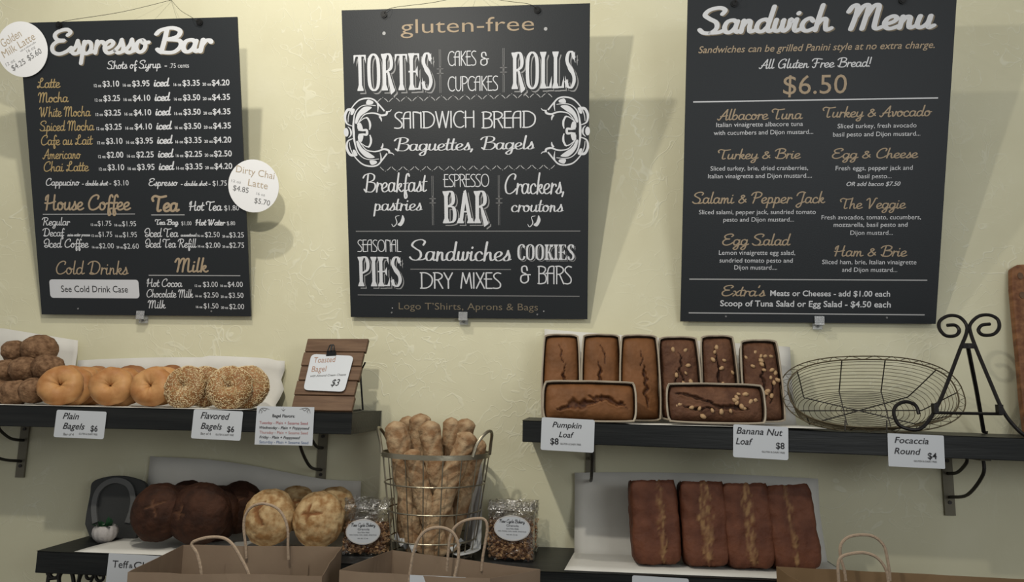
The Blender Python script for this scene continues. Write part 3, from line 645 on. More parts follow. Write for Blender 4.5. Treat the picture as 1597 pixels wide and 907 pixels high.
# ornate scroll brackets under the lower shelf
def scroll_pts(c, r0, r1, a0, a1, y, n=22):
    return [(c[0]+(r0+(r1-r0)*k/n)*math.cos(a0+(a1-a0)*k/n), y, c[1]+(r0+(r1-r0)*k/n)*math.sin(a0+(a1-a0)*k/n)) for k in range(n+1)]
inv = Matrix.Translation(sB.location).inverted()
for nm, x0 in (('l', 80),):
    mb = MB(inv); y = -.19
    def W(px, py): return P(px, py, y)
    c = W(86, 893); mb.tube(scroll_pts((c.x, c.z), .004, .012, math.radians(200), math.radians(-190), y)+[tuple(W(74, 893)), tuple(W(78, 902)), tuple(W(90, 901)), tuple(W(98, 888))], .0035, 8)
    mb.tube(sm([W(94, 920), W(92, 902), W(97, 891), W(104, 886), W(112, 893), W(115, 910), W(113, 925)]), .004, 8)
    mb.tube(sm([W(121, 925), W(123, 905), W(128, 893), W(133, 887)]), .004, 8)
    c = W(139, 896); mb.tube(scroll_pts((c.x, c.z), .003, .011, math.radians(30), math.radians(420), y), .0033, 8)
    c = W(157, 899); mb.tube(scroll_pts((c.x, c.z), .003, .012, math.radians(150), math.radians(-250), y), .0033, 8)
    mb.tube(sm([W(141, 908), W(148, 895), W(156, 888)]), .003, 8)
    for dx in (-.05, .02): mb.box((W(110, 900).x+dx, y, ZB-.14), (.006, .004, .19))
    mb.build('scroll_bracket', M_IRON, sB)

# ---------------------------------------------------------------- parchment sheets
M_PAPER = mat('parchment', (.62, .60, .54), .7, var=(.67, .65, .59), scale=12, bump=.1, bscale=40)
def parchment(label, x0, x1, z, yf, yb, top, seed, skirt=0., skew=0., edge=None):
    """sheet lying on a shelf from its front edge, turned up against the wall; top(t) gives the height of the upper edge at t=0..1"""
    O = Vector((x0, yb, z)); t = None; mb = MB(Matrix.Translation(O).inverted())
    prof = [0, .25, .5, .75, .92, 1.0, 1.08, 1.2, 1.4, 1.6, 1.8, 2.0]
    nv = len(prof); nu = 26
    def f(u, v):
        k = prof[min(nv-1, round(v*(nv-1)))]; x = x0+(x1-x0)*u
        if k <= 1:
            y = yf+(yb-yf)*k; zz = z+.0012+skirt*(1-k)*0; x += skew*(1-k)*(1-u)
        else:
            q = k-1; zt = top(u)
            y = yb+(-.012-yb)*min(1, q*1.6)**.8; zz = z+.0012+(zt-z)*q
        w = fbm((x*9+seed, v*2.2, seed), 1.0, 2)
        if edge and u > .9: x += edge*fbm((v*9, seed, 3), 1.0)
        return Vector((x, min(-.003, y-abs(w)*.008*min(1, k)), zz+.002*abs(w)*(k < 1.0)*(0 < k)))
    mb.grid(nu, nv, f); me = mb.mesh('parchment_sheet', M_PAPER, True)
    o = link('parchment_sheet', me); o.location = O; so = o.modifiers.new('s', 'SOLIDIFY'); so.thickness = .0006
    return set_props(o, label, 'parchment paper')
xz = lambda px, py, y=-.02: P(px, py, y)
parchment('white parchment sheet under the brown seeded rolls at the left end of the shelf', -1.55, xz(112, 600).x, ZL, -.229, -.03, lambda u: xz(20, 512).z+(xz(112, 531).z-xz(20, 512).z)*max(0, (u-.35)/.65), 1)
parchment('long white parchment sheet under and behind the bagels', xz(112, 600).x+.003, xz(440, 600).x, ZL, -.2285, -.045, lambda u: xz(112, 562).z+.012*math.sin(u*2.6)+(.004 if .6 < u < .95 else 0), 2, edge=.02)
parchment('white parchment sheet standing behind the pumpkin and banana loaves', xz(848, 600).x, xz(1236, 600).x, zr(.2), -.2295, -.035, lambda u: xz(850, 513).z+(xz(1232, 541).z-xz(850, 513).z)*(u**.9), 3)
parchment('white parchment sheet lining the lower shelf behind the four brown sandwich loaves', P(896, 800, -.02).x, P(1280, 800, -.02).x, ZB, -.218, -.05, lambda u: xz(900, 738).z+.006*math.sin(u*3)+(xz(1275, 748).z-xz(900, 738).z)*u, 5, skew=-.02)
parchment('wide white parchment sheet under the round loaves on the lower shelf', P(205, 830, -.06).x, P(560, 800, -.02).x, ZB, -.2285, -.06, lambda u: xz(222, 712).z+(xz(560, 744).z-xz(222, 712).z)*min(1, u*1.2)**.8+.01*math.sin(u*5), 8, skew=P(116, 860, -.2285).x-P(205, 830, -.06).x)

# ---------------------------------------------------------------- bread
def blob(radii, e, amp, fr, seed, nu=44, nv=30, markf=None, flat=0., post=None):
    """closed rounded body (superellipsoid) with noise relief; centre at origin, markf(p unit)->(mark, push)"""
    mb = MB(); sg = lambda c: math.copysign(abs(c)**e, c)
    def rs(t, p):   # even steps round a rounded square, t in turns
        k = (t % 1.)*4; i = int(k); s = 2*(k-i)-1; X, Y = ((1, s), (-s, 1), (-1, -s), (s, -1))[i]; n = (abs(X)**p+abs(Y)**p)**(1/p); return X/n, Y/n
    def f(u, v):
        a = 2*math.pi*u; b = math.pi*(v-.5)
        d = Vector((sg(math.cos(b))*sg(math.cos(a)), sg(math.cos(b))*sg(math.sin(a)), sg(math.sin(b))))
        if e < .5:
            X, Y = rs(u, 2/e); C_, Z_ = rs((v-.5)*.5, 2/e); d = Vector((abs(C_)*X, abs(C_)*Y, Z_))
        n = fbm(d*1.0+Vector((seed*3.1, seed*1.7, 0)), fr, 4)
        mk, push = markf(d) if markf else (0., 0.)
        p = Vector((d.x*radii[0], d.y*radii[1], d.z*radii[2])); p += p.normalized()*(amp*n+push)
        if flat and p.z < -radii[2]*flat: p.z = -radii[2]*flat+(p.z+radii[2]*flat)*.15
        if post: p = post(p)
        return (p, mk)
    mb.grid(nu, nv, f, closeu=True); return mb
M_ROLL = mat('seeded_brown_crust', (.12, .062, .030), .8, var=(.26, .15, .08), scale=90, bump=.8, bscale=160)
M_BAGEL = mat('golden_bagel_crust', (.36, .155, .05), .5, var=(.52, .28, .11), scale=26, bump=.2, bscale=80)
M_SBAG = mat('seeded_bagel_crust', (.22, .10, .035), .55, var=(.32, .16, .06), scale=26, bump=.2, bscale=80)
M_BAGEL2 = mat('brown_bagel_crust', (.22, .09, .035), .5, var=(.32, .15, .06), scale=26, bump=.2, bscale=80)
M_SES = mat('sesame_seed', (.52, .38, .19), .6, var=(.72, .58, .36), scale=60)
M_DARK = mat('dark_loaf_crust', (.026, .010, .005), .75, var=(.055, .021, .010), scale=30, bump=.7, bscale=90, mark=(.10, .045, .022))
M_LIGHT = mat('floured_loaf_crust', (.27, .14, .05), .75, var=(.52, .37, .19), scale=55, bump=.6, bscale=90, mark=(.20, .085, .03))
M_BROWN = mat('sandwich_loaf_crust', (.085, .028, .014), .6, var=(.135, .048, .024), scale=26, bump=.8, bscale=60, mark=(.25, .14, .06))
M_PUMP = mat('pumpkin_cake_crust', (.135, .056, .019), .6, var=(.19, .080, .029), scale=22, bump=.3, bscale=90, mark=(.040, .011, .004))
M_BAN = mat('banana_cake_crust', (.085, .036, .019), .65, var=(.145, .066, .034), scale=30, bump=.7, bscale=110, mark=(.022, .008, .004))
M_NUT = mat('nut_flesh', (.32, .19, .09), .6, var=(.46, .30, .16), scale=90, bump=.3)
M_PAN = mat('baking_paper_case', (.37, .31, .23), .7, var=(.43, .37, .28), scale=14)
M_PANIN = mat('case_inside', (.085, .06, .04), .7)
M_BAG = mat('baguette_crust', (.24, .13, .06), .8, var=(.44, .31, .18), scale=45, bump=1., bscale=90, mark=(.40, .29, .17))

# brown seeded rolls heaped three rows high
me_rolls = [blob((.034, .029, .0285), .95, .0026, 1.6, s, 40, 26).mesh('roll', M_ROLL, True) for s in (1, 2, 3)]
rolls = [(22, 612, -.19, 1.0, 'brown seeded roll at the bottom left of the heap'), (52, 609, -.185, .98, 'brown seeded roll at the bottom right of the heap, touching the first plain bagel'), (-6, 612, -.19, 1., 'brown seeded roll at the bottom of the heap, cut by the frame'),
    (8, 578, -.14, .95, 'brown seeded roll in the middle row, cut by the left frame edge'), (39, 576, -.145, 1.0, 'brown seeded roll in the middle of the middle row'), (74, 573, -.14, 1.05, 'brown seeded roll at the right end of the middle row'),
    (22, 547, -.105, .92, 'brown seeded roll at the top left of the heap'), (62, 544, -.105, 1.15, 'brown seeded roll at the very top right of the heap')]
for i, (x, y, d, s, lb) in enumerate(rolls):
    o = link('bread_roll', me_rolls[i % 3]); c = P(x, y, d)
    o.matrix_world = Matrix.Translation(c) @ Matrix.Rotation(i*1.9, 4, 'Z') @ Matrix.Rotation(.4*math.sin(i*2.), 4, 'X') @ Matrix.Scale(s, 4)
    set_props(o, lb, 'bread roll', 'brown seeded rolls in a heap')

# bagels: standing on edge, leaning back one against the other
def bagel_mesh(seed, m, R=.0242, r=.0222, th=.0195):
    mb = MB()
    def f(u, v):
        a = 2*math.pi*u; b = 2*math.pi*v; n = fbm((math.cos(a)*1.2+seed*5, math.sin(a)*1.2, math.cos(b)*.5), 1.3, 3)
        n2 = fbm((math.cos(a)*3+seed, math.sin(a)*3, math.sin(b)), 1.0, 2)
        q = r*(1+.14*n); rr = R*(1+.05*n2)+q*math.cos(b)
        return Vector((rr*math.cos(a), -th*math.sin(b)*(1+.1*n)-.0, rr*math.sin(a)*.97))
    mb.grid(48, 20, f, True, True); return mb.mesh('bagel', m, True)
def seeds_mesh(seed, src, n=1500, side=.75):
    rnd = random.Random(seed); vs = [v.co.copy() for v in src.vertices]; ns = [v.normal.copy() for v in src.vertices]; fs = [list(p.vertices) for p in src.polygons]
    mb = MB(); k = 0; wt = [p.area for p in src.polygons]; pool = rnd.choices(fs, wt, k=n*3); pi = 0
    while k < n and pi < len(pool):
        f = pool[pi]; pi += 1; a_, b_ = rnd.random(), rnd.random(); w = [(1-a_)*(1-b_), a_*(1-b_), a_*b_, (1-a_)*b_]; s = 1.; p = Vector((0, 0, 0)); q = Vector((0, 0, 0))
        for i, a in zip(f, w): p += vs[i]*a/s; q += ns[i]*a/s
        if q.y > .25: continue
        q.normalize(); t = q.cross(Vector((rnd.uniform(-1, 1), rnd.uniform(-1, 1), rnd.uniform(-1, 1)))).normalized(); b = q.cross(t); c = p+q*.0003; k += 1
        mb.add([c+t*.0019, c+b*.0010, c-t*.0016, c-b*.0010, c+q*.0011], [(0, 1, 4), (1, 2, 4), (2, 3, 4), (3, 0, 4)])
    return mb.mesh('sesame_seeds', M_SES)
bg = [bagel_mesh(s, M_BAGEL) for s in (1, 2, 3, 4)]; bgd = [bagel_mesh(s, M_BAGEL2) for s in (5, 6)]
sg_ = [bagel_mesh(s, M_SBAG) for s in (7, 8)]; sd_ = [seeds_mesh(i, me) for i, me in enumerate(sg_)]
bagels = [  # px, py, depth, scale, yaw, seeded, label
 (95, 602, -.20, 1.0, -20, 0, 'golden plain bagel nearest the brown rolls, front of the first leaning stack'),
 (112, 602, -.168, 1.0, -26, 0, 'plain bagel second in the first leaning stack'), (127, 601, -.136, 1.0, -30, 0, 'plain bagel third in the first leaning stack'),
 (143, 603, -.104, 1.0, -34, 0, 'plain bagel at the back of the first leaning stack'), (152, 598, -.073, .93, -30, 2, 'dark plain bagel peeking out behind the first stack'),
 (174, 602, -.20, .98, -14, 0, 'golden plain bagel with an open hole at the front of the second stack'), (192, 603, -.165, .98, -22, 0, 'plain bagel behind the front one of the second stack'),
 (206, 598, -.12, .98, -24, 2, 'dark plain bagel peeking out behind the second stack'), (237, 602, -.20, .98, -6, 0, 'golden plain bagel touching the first sesame bagel, with a slit like hole'),
 (252, 602, -.172, .98, -16, 0, 'plain bagel tucked behind the golden one of the third stack'), (266, 598, -.12, .98, -20, 2, 'dark plain bagel peeking out behind the third stack'),
 (289, 606, -.20, 1.02, 2, 1, 'sesame bagel at the left of the seeded ones, facing out with a small slit'), (318, 603, -.165, 1.02, -22, 1, 'sesame bagel wedged between the two front sesame bagels'),
 (357, 605, -.20, 1.06, -6, 1, 'large sesame bagel facing out right of the other front sesame bagel'), (384, 603, -.165, 1.06, -24, 1, 'sesame bagel at the right end of the bagel row')]
for i, (x, y, d, s, yaw, sd, lb) in enumerate(bagels):
    c = P(x, y, d); c.z = max(c.z, ZL+.0445*s)
    mt = Matrix.Translation(c) @ Matrix.Rotation(math.radians(-yaw*1.1), 4, 'Z') @ Matrix.Rotation(math.radians(-17), 4, 'X') @ Matrix.Rotation(i*1.3, 4, 'Y') @ Matrix.Scale(s, 4)
    o = link('sesame_bagel' if sd == 1 else 'plain_bagel', (bg[i % 4], sg_[i % 2], bgd[i % 2])[sd]); o.matrix_world = mt
    set_props(o, lb, 'bagel', 'sesame bagels on the upper left shelf' if sd == 1 else 'plain bagels on the upper left shelf')
    if sd == 1: k = link('sesame_seeds', sd_[i % 2], o, 'stuff')

# round loaves on the lower shelf
def seglines(segs, w):
    def f(d):
        if d.y > -.35: return 0., 0.
        best = 1
        wx = .05*fbm((d.x*3, d.z*3, 1.), 1.0)
        for (x0, z0, x1, z1) in segs:
            px, pz = d.x+wx-x0, d.z+wx-z0; lx, lz = x1-x0, z1-z0; t = max(0, min(1, (px*lx+pz*lz)/(lx*lx+lz*lz)))
            best = min(best, math.hypot(px-lx*t, pz-lz*t)/(.4+.6*math.sin(math.pi*(.1+.8*t))))
        k = max(0, 1-best/w); return min(1, k*2.2), -.0035*min(1, k*2)
    return f
XD = [(-.25, .05, .45, .35), (.0, .35, .2, -.2)]; XL = [(-.42, .42, .1, -.3), (-.38, .12, .05, .5)]; XR = [(-.45, .12, .35, .18), (-.15, .5, -.2, -.1)]
loaves = [(248, 798, -.17, .062, M_DARK, XD, 'dark brown round loaf at the left of the lower shelf, scored with a cross'), (311, 800, -.165, .066, M_DARK, [(-.5, .0, -.1, -.1), (-.3, .2, -.3, -.2)], 'dark brown round loaf in front, second from the left'),
 (290, 783, -.085, .05, M_DARK, XD, 'dark round loaf hidden behind the two front dark loaves'), (338, 800, -.10, .062, M_DARK, XD, 'dark round loaf tucked behind the second front one'), (373, 790, -.075, .058, M_DARK, XD, 'darkest round loaf at the back, beside the floured loaves'),
 (420, 806, -.17, .060, M_LIGHT, XL, 'pale floured round loaf with a dark slashed cross'), (461, 792, -.085, .050, M_LIGHT, XD, 'floured round loaf peeking out behind the two pale ones'),
 (497, 809, -.17, .059, M_LIGHT, XR, 'golden floured round loaf touching the granola bag'), (521, 795, -.085, .052, M_LIGHT, XD, 'floured round loaf at the back behind the granola bag')]
for i, (x, y, d, r, m, segs, lb) in enumerate(loaves):
    c = P(x, y, d); r_ = r*.98; c.z = max(c.z, ZB+r_*.9+.001)
    mb = blob((r_*(.94 if i != 1 else 1.06), r_*.66, r_), .96, .0022, 2.6, i+1, 96, 66, seglines(segs, .09 if m is M_LIGHT else .05))
    o = link('round_loaf', mb.mesh('round_loaf', m, True)); o.matrix_world = Matrix.Translation(c) @ Matrix.Rotation(math.radians(-12), 4, 'X') @ Matrix.Rotation(math.radians((-1)**i*5), 4, 'Z')
    set_props(o, lb, 'loaf of bread', 'round loaves on the lower shelf')

# four brown sandwich loaves standing on end
def split(seed, c0, w):
    def f(d):
        if d.y > -.2: return 0., 0.
        x = d.x-c0-.11*fbm((d.z*2+seed, 0, 0), 1.5, 3); ww = 2.0*w*max(0, 1-abs(d.z+.02)**6)*(.6+.8*abs(fbm((d.z*4, seed, 0), 1.2)))
        k = max(0, 1-abs(x)/max(.001, ww)); e = max(0, 1-abs(abs(x)-ww)/.05)
        return min(1, k*2)*max(0, .5+1.4*fbm((d.x*9, d.z*6, seed), 1., 3)), .0016*min(1, k*3)+.0022*min(1, k*3)*fbm((d.x*16, d.z*10, seed), 1.)-.003*e
    return f
for i, (x0, x1, yt, yb, rl, c0, w, lb) in enumerate([(984, 1062, 743, 881, -2.5, .25, .10, 'brown sandwich loaf standing at the left of the four, with a narrow split'), (1064, 1138, 745, 882, -1.5, .05, .19, 'brown sandwich loaf, second from the left, with a wide pale split'),
        (1131, 1210, 748, 883, -2., .0, .16, 'brown sandwich loaf, third from the left, with a pale split'), (1202, 1280, 750, 882, -4.5, -.12, .08, 'brown sandwich loaf standing at the right end of the four, with a faint split')]):
    b = P((x0+x1)/2, yb, -.165); b.z = ZB+.001; h = P((x0+x1)/2, yt, -.12).z-b.z; w_ = (P(x1, 820, -.16)-P(x0, 820, -.16)).length/2
    mb = blob((w_*.97, .036, h/2), .30, .0026, 3.2, i+11, 90, 64, split(i, c0, w))
    o = link('sandwich_loaf', mb.mesh('sandwich_loaf', M_BROWN, True))
    o.matrix_world = Matrix.Translation(b+Vector((0, .035, h/2+.001))) @ Matrix.Rotation(math.radians(-9), 4, 'X') @ Matrix.Rotation(math.radians(rl), 4, 'Y')
    set_props(o, lb, 'loaf of bread', 'brown sandwich loaves on the lower shelf')

# cakes in paper cases
def smooth(a): a = max(0, min(1, a)); return a*a*(3-2*a)
nut_me = []
for s in range(4):
    mb = MB(); rnd = random.Random(s); mb2 = blob((.0055, .0026, .0036), 1., .0012, 2., s+40, 10, 7); me = mb2.mesh('nut_piece', M_NUT, True); nut_me.append(me)
def case_cake(W, H, kind, seed, crack, m, label, nuts=(), D=.052, bulge=.06, group=None, sw=0.):
    t = thing('cased_cake', label, 'cake', m, group)
    def outline(inset, w=W, h=H, n=12):
        pts = []
        hw, hh = w/2-inset, h/2-inset
        for (ax, az, bx, bz) in ((-1, -1, 1, -1), (1, -1, 1, 1), (1, 1, -1, 1), (-1, 1, -1, -1)):
            for k in range(n):
                q = k/n; sx = ax+(bx-ax)*q; sz = az+(bz-az)*q
                bu = bulge*(1-(sz*sz)) if ax == bx else 0; bv = bulge*.55*(1-sx*sx) if az == bz else 0
                cr = 1-.03*(abs(sx)*abs(sz))**6
                pts.append((sx*hw*cr*(1+bu*(min(W, H)/w))*(1+.035*sw*(-sz)), H/2+sz*hh*cr*(1+bv*(min(W, H)/h))))
        return pts
    loops = [(outline(.006), 0.), (outline(0), -D), (outline(.0016), -D-.0004), (outline(.003), -D+.024)]
    mb = MB(); n = len(loops[0][0]); vs = []; fs = []
    for pts, y in loops: vs += [(x, y, z) for x, z in pts]
    for l in range(len(loops)-1):
        for k in range(n): fs.append((l*n+k, l*n+(k+1) % n, (l+1)*n+(k+1) % n, (l+1)*n+k))
    fs.append(tuple(range(n))[::-1]); mb.add(vs, fs[:2*n]+[fs[-1]]); mb.build('case', M_PAN, t)
    mb = MB(); mb.add(vs[2*n:], [tuple(i-2*n for i in f) for f in fs[2*n:3*n]]); mb.build('case_lining', M_PANIN, t)
    o2 = outline(-.0004); mb = MB(); mb.tube([(x, -D+.0006*math.sin(k*1.3+seed), z) for k, (x, z) in enumerate(o2)], .0016, 5, closed=True); mb.build('rolled_rim', M_PAN, t)
    mb = MB(); path = crack; horizontal = W > H
    def f(u, v):
        s, q = 2*u-1, 2*v-1
        bu = bulge*(1-q*q)*(min(W, H)/W); bv = bulge*.55*(1-s*s)*(min(W, H)/H)
        hw, hh = W/2-.003, H/2-.003; cr = 1-.035*(abs(s)*abs(q))**6
        x = s*hw*cr*(1+bu)*(1+.035*sw*(-q)); z = H/2+q*hh*cr*(1+bv)
        dome = (1-abs(s)**(3.5 if not horizontal else 8))*(1-abs(q)**(8 if not horizontal else 3.5))
        y = -D+.011-.017*dome**.7
        n = fbm((x*30+seed, z*30, seed), 1.0, 4); n2 = fbm((x*120+seed, z*120, seed), 1.0, 2)
        y -= .0016*n+.0006*n2*(2 if kind == 'banana' else 1)
        a, c = (s, q) if horizontal else (q, s)   # a runs along the cake
        mk = 0
        for (a0, a1, c0, c1, w) in path:
            if a0 <= a <= a1:
                k = (a-a0)/(a1-a0); cc = c0+(c1-c0)*k+.10*fbm((a*3.2+seed, seed, c0), 1.3, 3)*2; ww = w*math.sin(math.pi*k)**.6*(.45+.9*abs(fbm((a*5, seed*2, 1), 1.5, 2)))
                dd = abs(c-cc); mk = max(mk, smooth(1.4-dd/max(ww, .012)))
                if dd < ww*2.2: y -= .0018*math.exp(-((dd-ww*1.3)/(ww*.5+.01))**2)
        y += .006*mk
        return (Vector((x, y, z)), min(1, mk*(.55+.9*abs(fbm((x*90, z*90, 2), 1., 2)))))
    mb.grid(64 if horizontal else 40, 40 if horizontal else 64, f)
    # face outward
    mb.f = [q[::-1] for q in mb.f]; mb.build('crust', MATS['pumpkin_cake_crust' if kind == 'pumpkin' else 'banana_cake_crust'], t, True)
    rnd = random.Random(seed)
    for k, (s, q) in enumerate(nuts):
        o = link('nut_piece', nut_me[k % 4], t); x = s*W/2*.95; z = H/2+q*H/2*.95
        dome = (1-abs(s)**3.5)*(1-abs(q)**3.5)
        o.location = (x, -D+.011-.017*dome**.7-.0022, z); o.rotation_euler = (rnd.uniform(-.4, .4), rnd.uniform(0, 6.3), rnd.uniform(-.4, .4)); sc = rnd.uniform(.8, 1.25); o.scale = (sc, sc, sc)
    return t
def stand(x0, x1, ytop, ybot, d, lean):
    """matrix + size of an upright face seen between two pixel columns, its foot at ybot, front face at depth d"""
    a = P(x0, ybot, d); b = P(x1, ybot, d); c = P((x0+x1)/2, ytop, d+math.sin(math.radians(lean))*.15)
    return a, b, c
def put_case(kind, x0, x1, ytop, ybot, d, lean, seed, crack, label, nuts=(), sw=0., D=.052, roll=0., bulge=.06):
    ym = (ytop+ybot)/2
    a = P(x0, ym, d); b = P(x1, ym, d); foot = P((x0+x1)/2, ybot, d); foot.z = max(foot.z, zr(foot.x)+.003) if True else foot.z
    hgt = (P((x0+x1)/2, ytop, d+.1*math.sin(math.radians(lean))).z-foot.z)/math.cos(math.radians(lean))
    m = Matrix.Translation(Vector((foot.x, foot.y, foot.z))) @ Matrix.Rotation(math.radians(-lean), 4, 'X') @ Matrix.Rotation(math.radians(roll), 4, 'Y') @ Matrix.Translation((0, D, .001))
    return case_cake(b.x-a.x, hgt, kind, seed, crack, m, label, nuts, D, bulge, 'pumpkin loaf cakes in paper cases' if kind == 'pumpkin' else 'banana nut loaf cakes in paper cases', sw)
G = 'pumpkin'
put_case(G, 846, 902, 522, 652, -.115, 9, 1, [(-.9, .3, .1, .2, .13), (.3, .75, .12, -.05, .05)], 'pumpkin loaf cake in a paper case, upright at the left end, cracked down the middle', sw=1.)
put_case(G, 909, 968, 522, 653, -.115, 9, 2, [(-.9, .35, -.05, -.15, .16), (.3, .8, .25, .0, .07)], 'pumpkin loaf cake upright between two others, with a short side crack', sw=.6)
put_case(G, 970, 1029, 523, 655, -.135, 9, 3, [(-.75, .3, .35, .3, .16), (.25, .65, -.0, .1, .05)], 'tall pumpkin loaf cake upright beside the first banana cake, cracked to its foot', sw=1.3)
put_case(G, 848, 990, 596, 656, -.222, 11, 4, [(-.75, .25, -.55, .05, .26), (-.05, .85, .35, -.25, .22)], 'pumpkin loaf cake lying on its long side in front of the upright pumpkin ones', D=.05)
G = 'banana'
put_case(G, 1033, 1095, 526, 654, -.125, 9, 5, [(-.9, .7, .1, .0, .09), (-.6, .2, -.4, -.1, .08)], 'banana nut cake upright beside the pumpkin ones, nuts mostly in its lower half', [(-.3, .72), (.35, .7), (.3, .1), (-.2, .05), (.55, -.12), (.15, -.15), (-.1, -.22), (-.5, -.28), (.45, .3)], sw=1., roll=-1)
put_case(G, 1101, 1154, 524, 653, -.12, 9, 6, [(-.9, .75, .1, -.2, .1)], 'darker narrow banana nut cake upright in the middle, with a few pale nuts', [(-.25, .62), (-.4, .42), (-.1, .75), (.1, .2), (.3, .4), (.8, .1), (.1, -.2), (-.3, -.25), (.5, -.3)], sw=1., roll=-1)
put_case(G, 1165, 1224, 531, 657, -.14, 9, 7, [(-.8, .6, .0, .1, .12), (-.6, .0, .3, .5, .1)], 'tall banana nut cake upright beside the wire basket, thick with nuts', [(-.8, .6), (-.3, .72), (-.1, .78), (.0, .62), (.25, .62), (.6, .62), (.0, .5), (-.5, .35), (.1, .25), (.55, .25), (.75, .18), (.85, .0), (.45, .05), (.6, -.08), (.1, -.35), (.4, -.42), (.2, -.3), (.0, .4)], sw=.8, roll=-1)
put_case(G, 1043, 1193, 600, 659, -.226, 11, 8, [(-.85, -.1, .45, .0, .15), (-.2, .7, .1, -.45, .2), (-.7, .0, -.2, -.35, .12)], 'banana nut cake lying on its long side in front, beside the price card', [(-.8, -.1), (-.85, -.2), (-.55, -.3), (-.38, -.35), (.1, -.5), (-.3, -.75), (.4, .15), (.45, .28), (.5, .5), (.65, .5), (.3, -.45), (.75, .1), (.55, -.2), (.6, -.3), (.85, .2), (-.1, -.45), (.45, .0)], D=.05)

# ---------------------------------------------------------------- price cards
def card(name, label, corners, d, tilt, items, group=None, r=.004, parts=()):
    """corners: top-left, bottom-right pixels; stands at depth d; items as letter()"""
    (xa, ya), (xb, yb) = corners; tl = P(xa, ya, d); br = P(xb, yb, d); bl = P(xa, yb, d)
    pl = Plane(Vector((tl.x, d, br.z)), 0, 0, math.radians(tilt)); w = br.x-tl.x; h = tl.z-br.z
    t = thing(name, label, 'sign', pl.m, group)
    mb = MB(); mb.prism(rrect(0, 0, w, h, r), -.0008, 0); mb.build('card', M_CARD, t)
    for mm, its in items: letter(pl, t, its, mm)
    return pl, t, w, h
GC = 'price cards clipped to the shelf fronts'
small = 'GLUTEN & DAIRY FREE'
card('price_card', 'white price card reading Plain Bagels $6', ((88, 638.5), (161.5, 683)), -.2325, -1, [(M_BLACKINK, [('Plain', 'ital', 98, 123, 652.5, 9.5), ('Bagels', 'ital', 98, 132, 668, 9.5), ('$6', 'bold', 141, 152, 672, 9)]), (M_GREY, [('Bag of 4', 'tiny', 99, 115, 678, 3.5), (small, 'tiny', 123, 152, 677, 2.6)])], GC)
card('price_card', 'white price card reading Flavored Bagels $6', ((301.5, 637.5), (375, 685)), -.2325, -1.4, [(M_BLACKINK, [('Flavored', 'ital', 313, 358, 652, 10), ('Bagels', 'ital', 313, 346, 668, 9.5), ('$6', 'bold', 354, 365, 673, 9)]), (M_GREY, [('Bag of 4', 'tiny', 313, 329, 677, 3.5), (small, 'tiny', 336, 364.5, 678, 2.6)])], GC)
plc, t, w, h = card('notice_card', 'white notice listing bagel flavors by weekday in coloured print', ((401, 633), (487, 695)), -.2335, .2, [
  (M_BLACKINK, [('Bagel Flavors:', 'bold', 425, 460, 650, 4.5), ('Wednesday - Plain + Poppyseed', 'ital', 404.5, 482.5, 668, 4.2), ('Friday - Plain + Poppyseed', 'ital', 404.5, 468, 683, 4.2)]),
  (M_REDINK, [('Tuesday - Plain + Sesame Seed', 'sans', 404.5, 480, 660.5, 4.2)]), (M_PINKINK, [('Thursday - Plain + Sesame Seed', 'sans', 404.5, 480, 675.5, 4.2)]), (M_BLUEINK, [('Saturday - Plain + Sesame Seed', 'sans', 404.5, 481, 690.5, 4.2)])], r=.0004)
for sx in (0, 1):
    X = (lambda x: 888-x) if sx else (lambda x: x)
    paint(plc, t, 'corner_ornament', M_GREY, [([(X(404), 644), (X(406), 638), (X(412), 636), (X(421), 638)], .001, .002, .0005), ([(X(405), 638), (X(409), 641), (X(407), 644)], .001, .0016, .0005), ([(X(408), 636), (X(413), 640), (X(417), 636)], .0008, .0014, .0005)])
paint(plc, t, 'corner_ornament', M_GREY, [([(439, 637), (442, 640), (445, 637)], .0005, .0014, .0005), ([(442, 635), (442, 640)], .0006, .0006, .0006)])
card('price_card', 'white price card reading Pumpkin Loaf $8', ((843.5, 650), (926, 703)), -.2325, -1.8, [(M_BLACKINK, [('Pumpkin', 'ital', 861.5, 907, 665.5, 8.5), ('Loaf', 'ital', 871.5, 895, 681, 8.5), ('$8', 'bold', 858, 871, 692, 9.5)]), (M_GREY, [(small, 'tiny', 873.5, 906, 692.5, 2.6)])], GC)
card('price_card', 'white price card reading Banana Nut Loaf $8', ((1142, 661), (1229.5, 714.5)), -.2325, -1.8, [(M_BLACKINK, [('Banana Nut', 'ital', 1148.5, 1220.5, 675.5, 10), ('Loaf', 'ital', 1147.5, 1174, 692, 10), ('$8', 'bold', 1210, 1223.5, 699, 9.5)]), (M_GREY, [(small, 'tiny', 1188, 1224, 705, 2.6)])], GC)
card('price_card', 'white price card reading Focaccia Round $4', ((1383, 675), (1474, 729)), -.2325, -1.2, [(M_BLACKINK, [('Focaccia', 'ital', 1395, 1448, 690, 9.5), ('Round', 'ital', 1394.5, 1436, 707, 9.5), ('$4', 'bold', 1447, 1461, 715, 9.5)]), (M_GREY, [(small, 'tiny', 1425, 1461, 719.5, 2.6)])], GC, r=.002)
card('price_card', 'white card reading Teff & Chia, half hidden by the left paper bag', ((169, 862), (250, 925)), -.2325, -1, [(M_BLACKINK, [('Teff', 'sans', 175, 200, 884, 11), ('&', 'sans', 201, 207, 885, 6), ('Chia', 'sans', 208.5, 242, 886, 11)])], GC, r=.002)
card('price_card', 'blank topped white card on the lower shelf below the sandwich loaves', ((985, 896.5), (1074, 950)), -.2325, -1.2, [], GC)
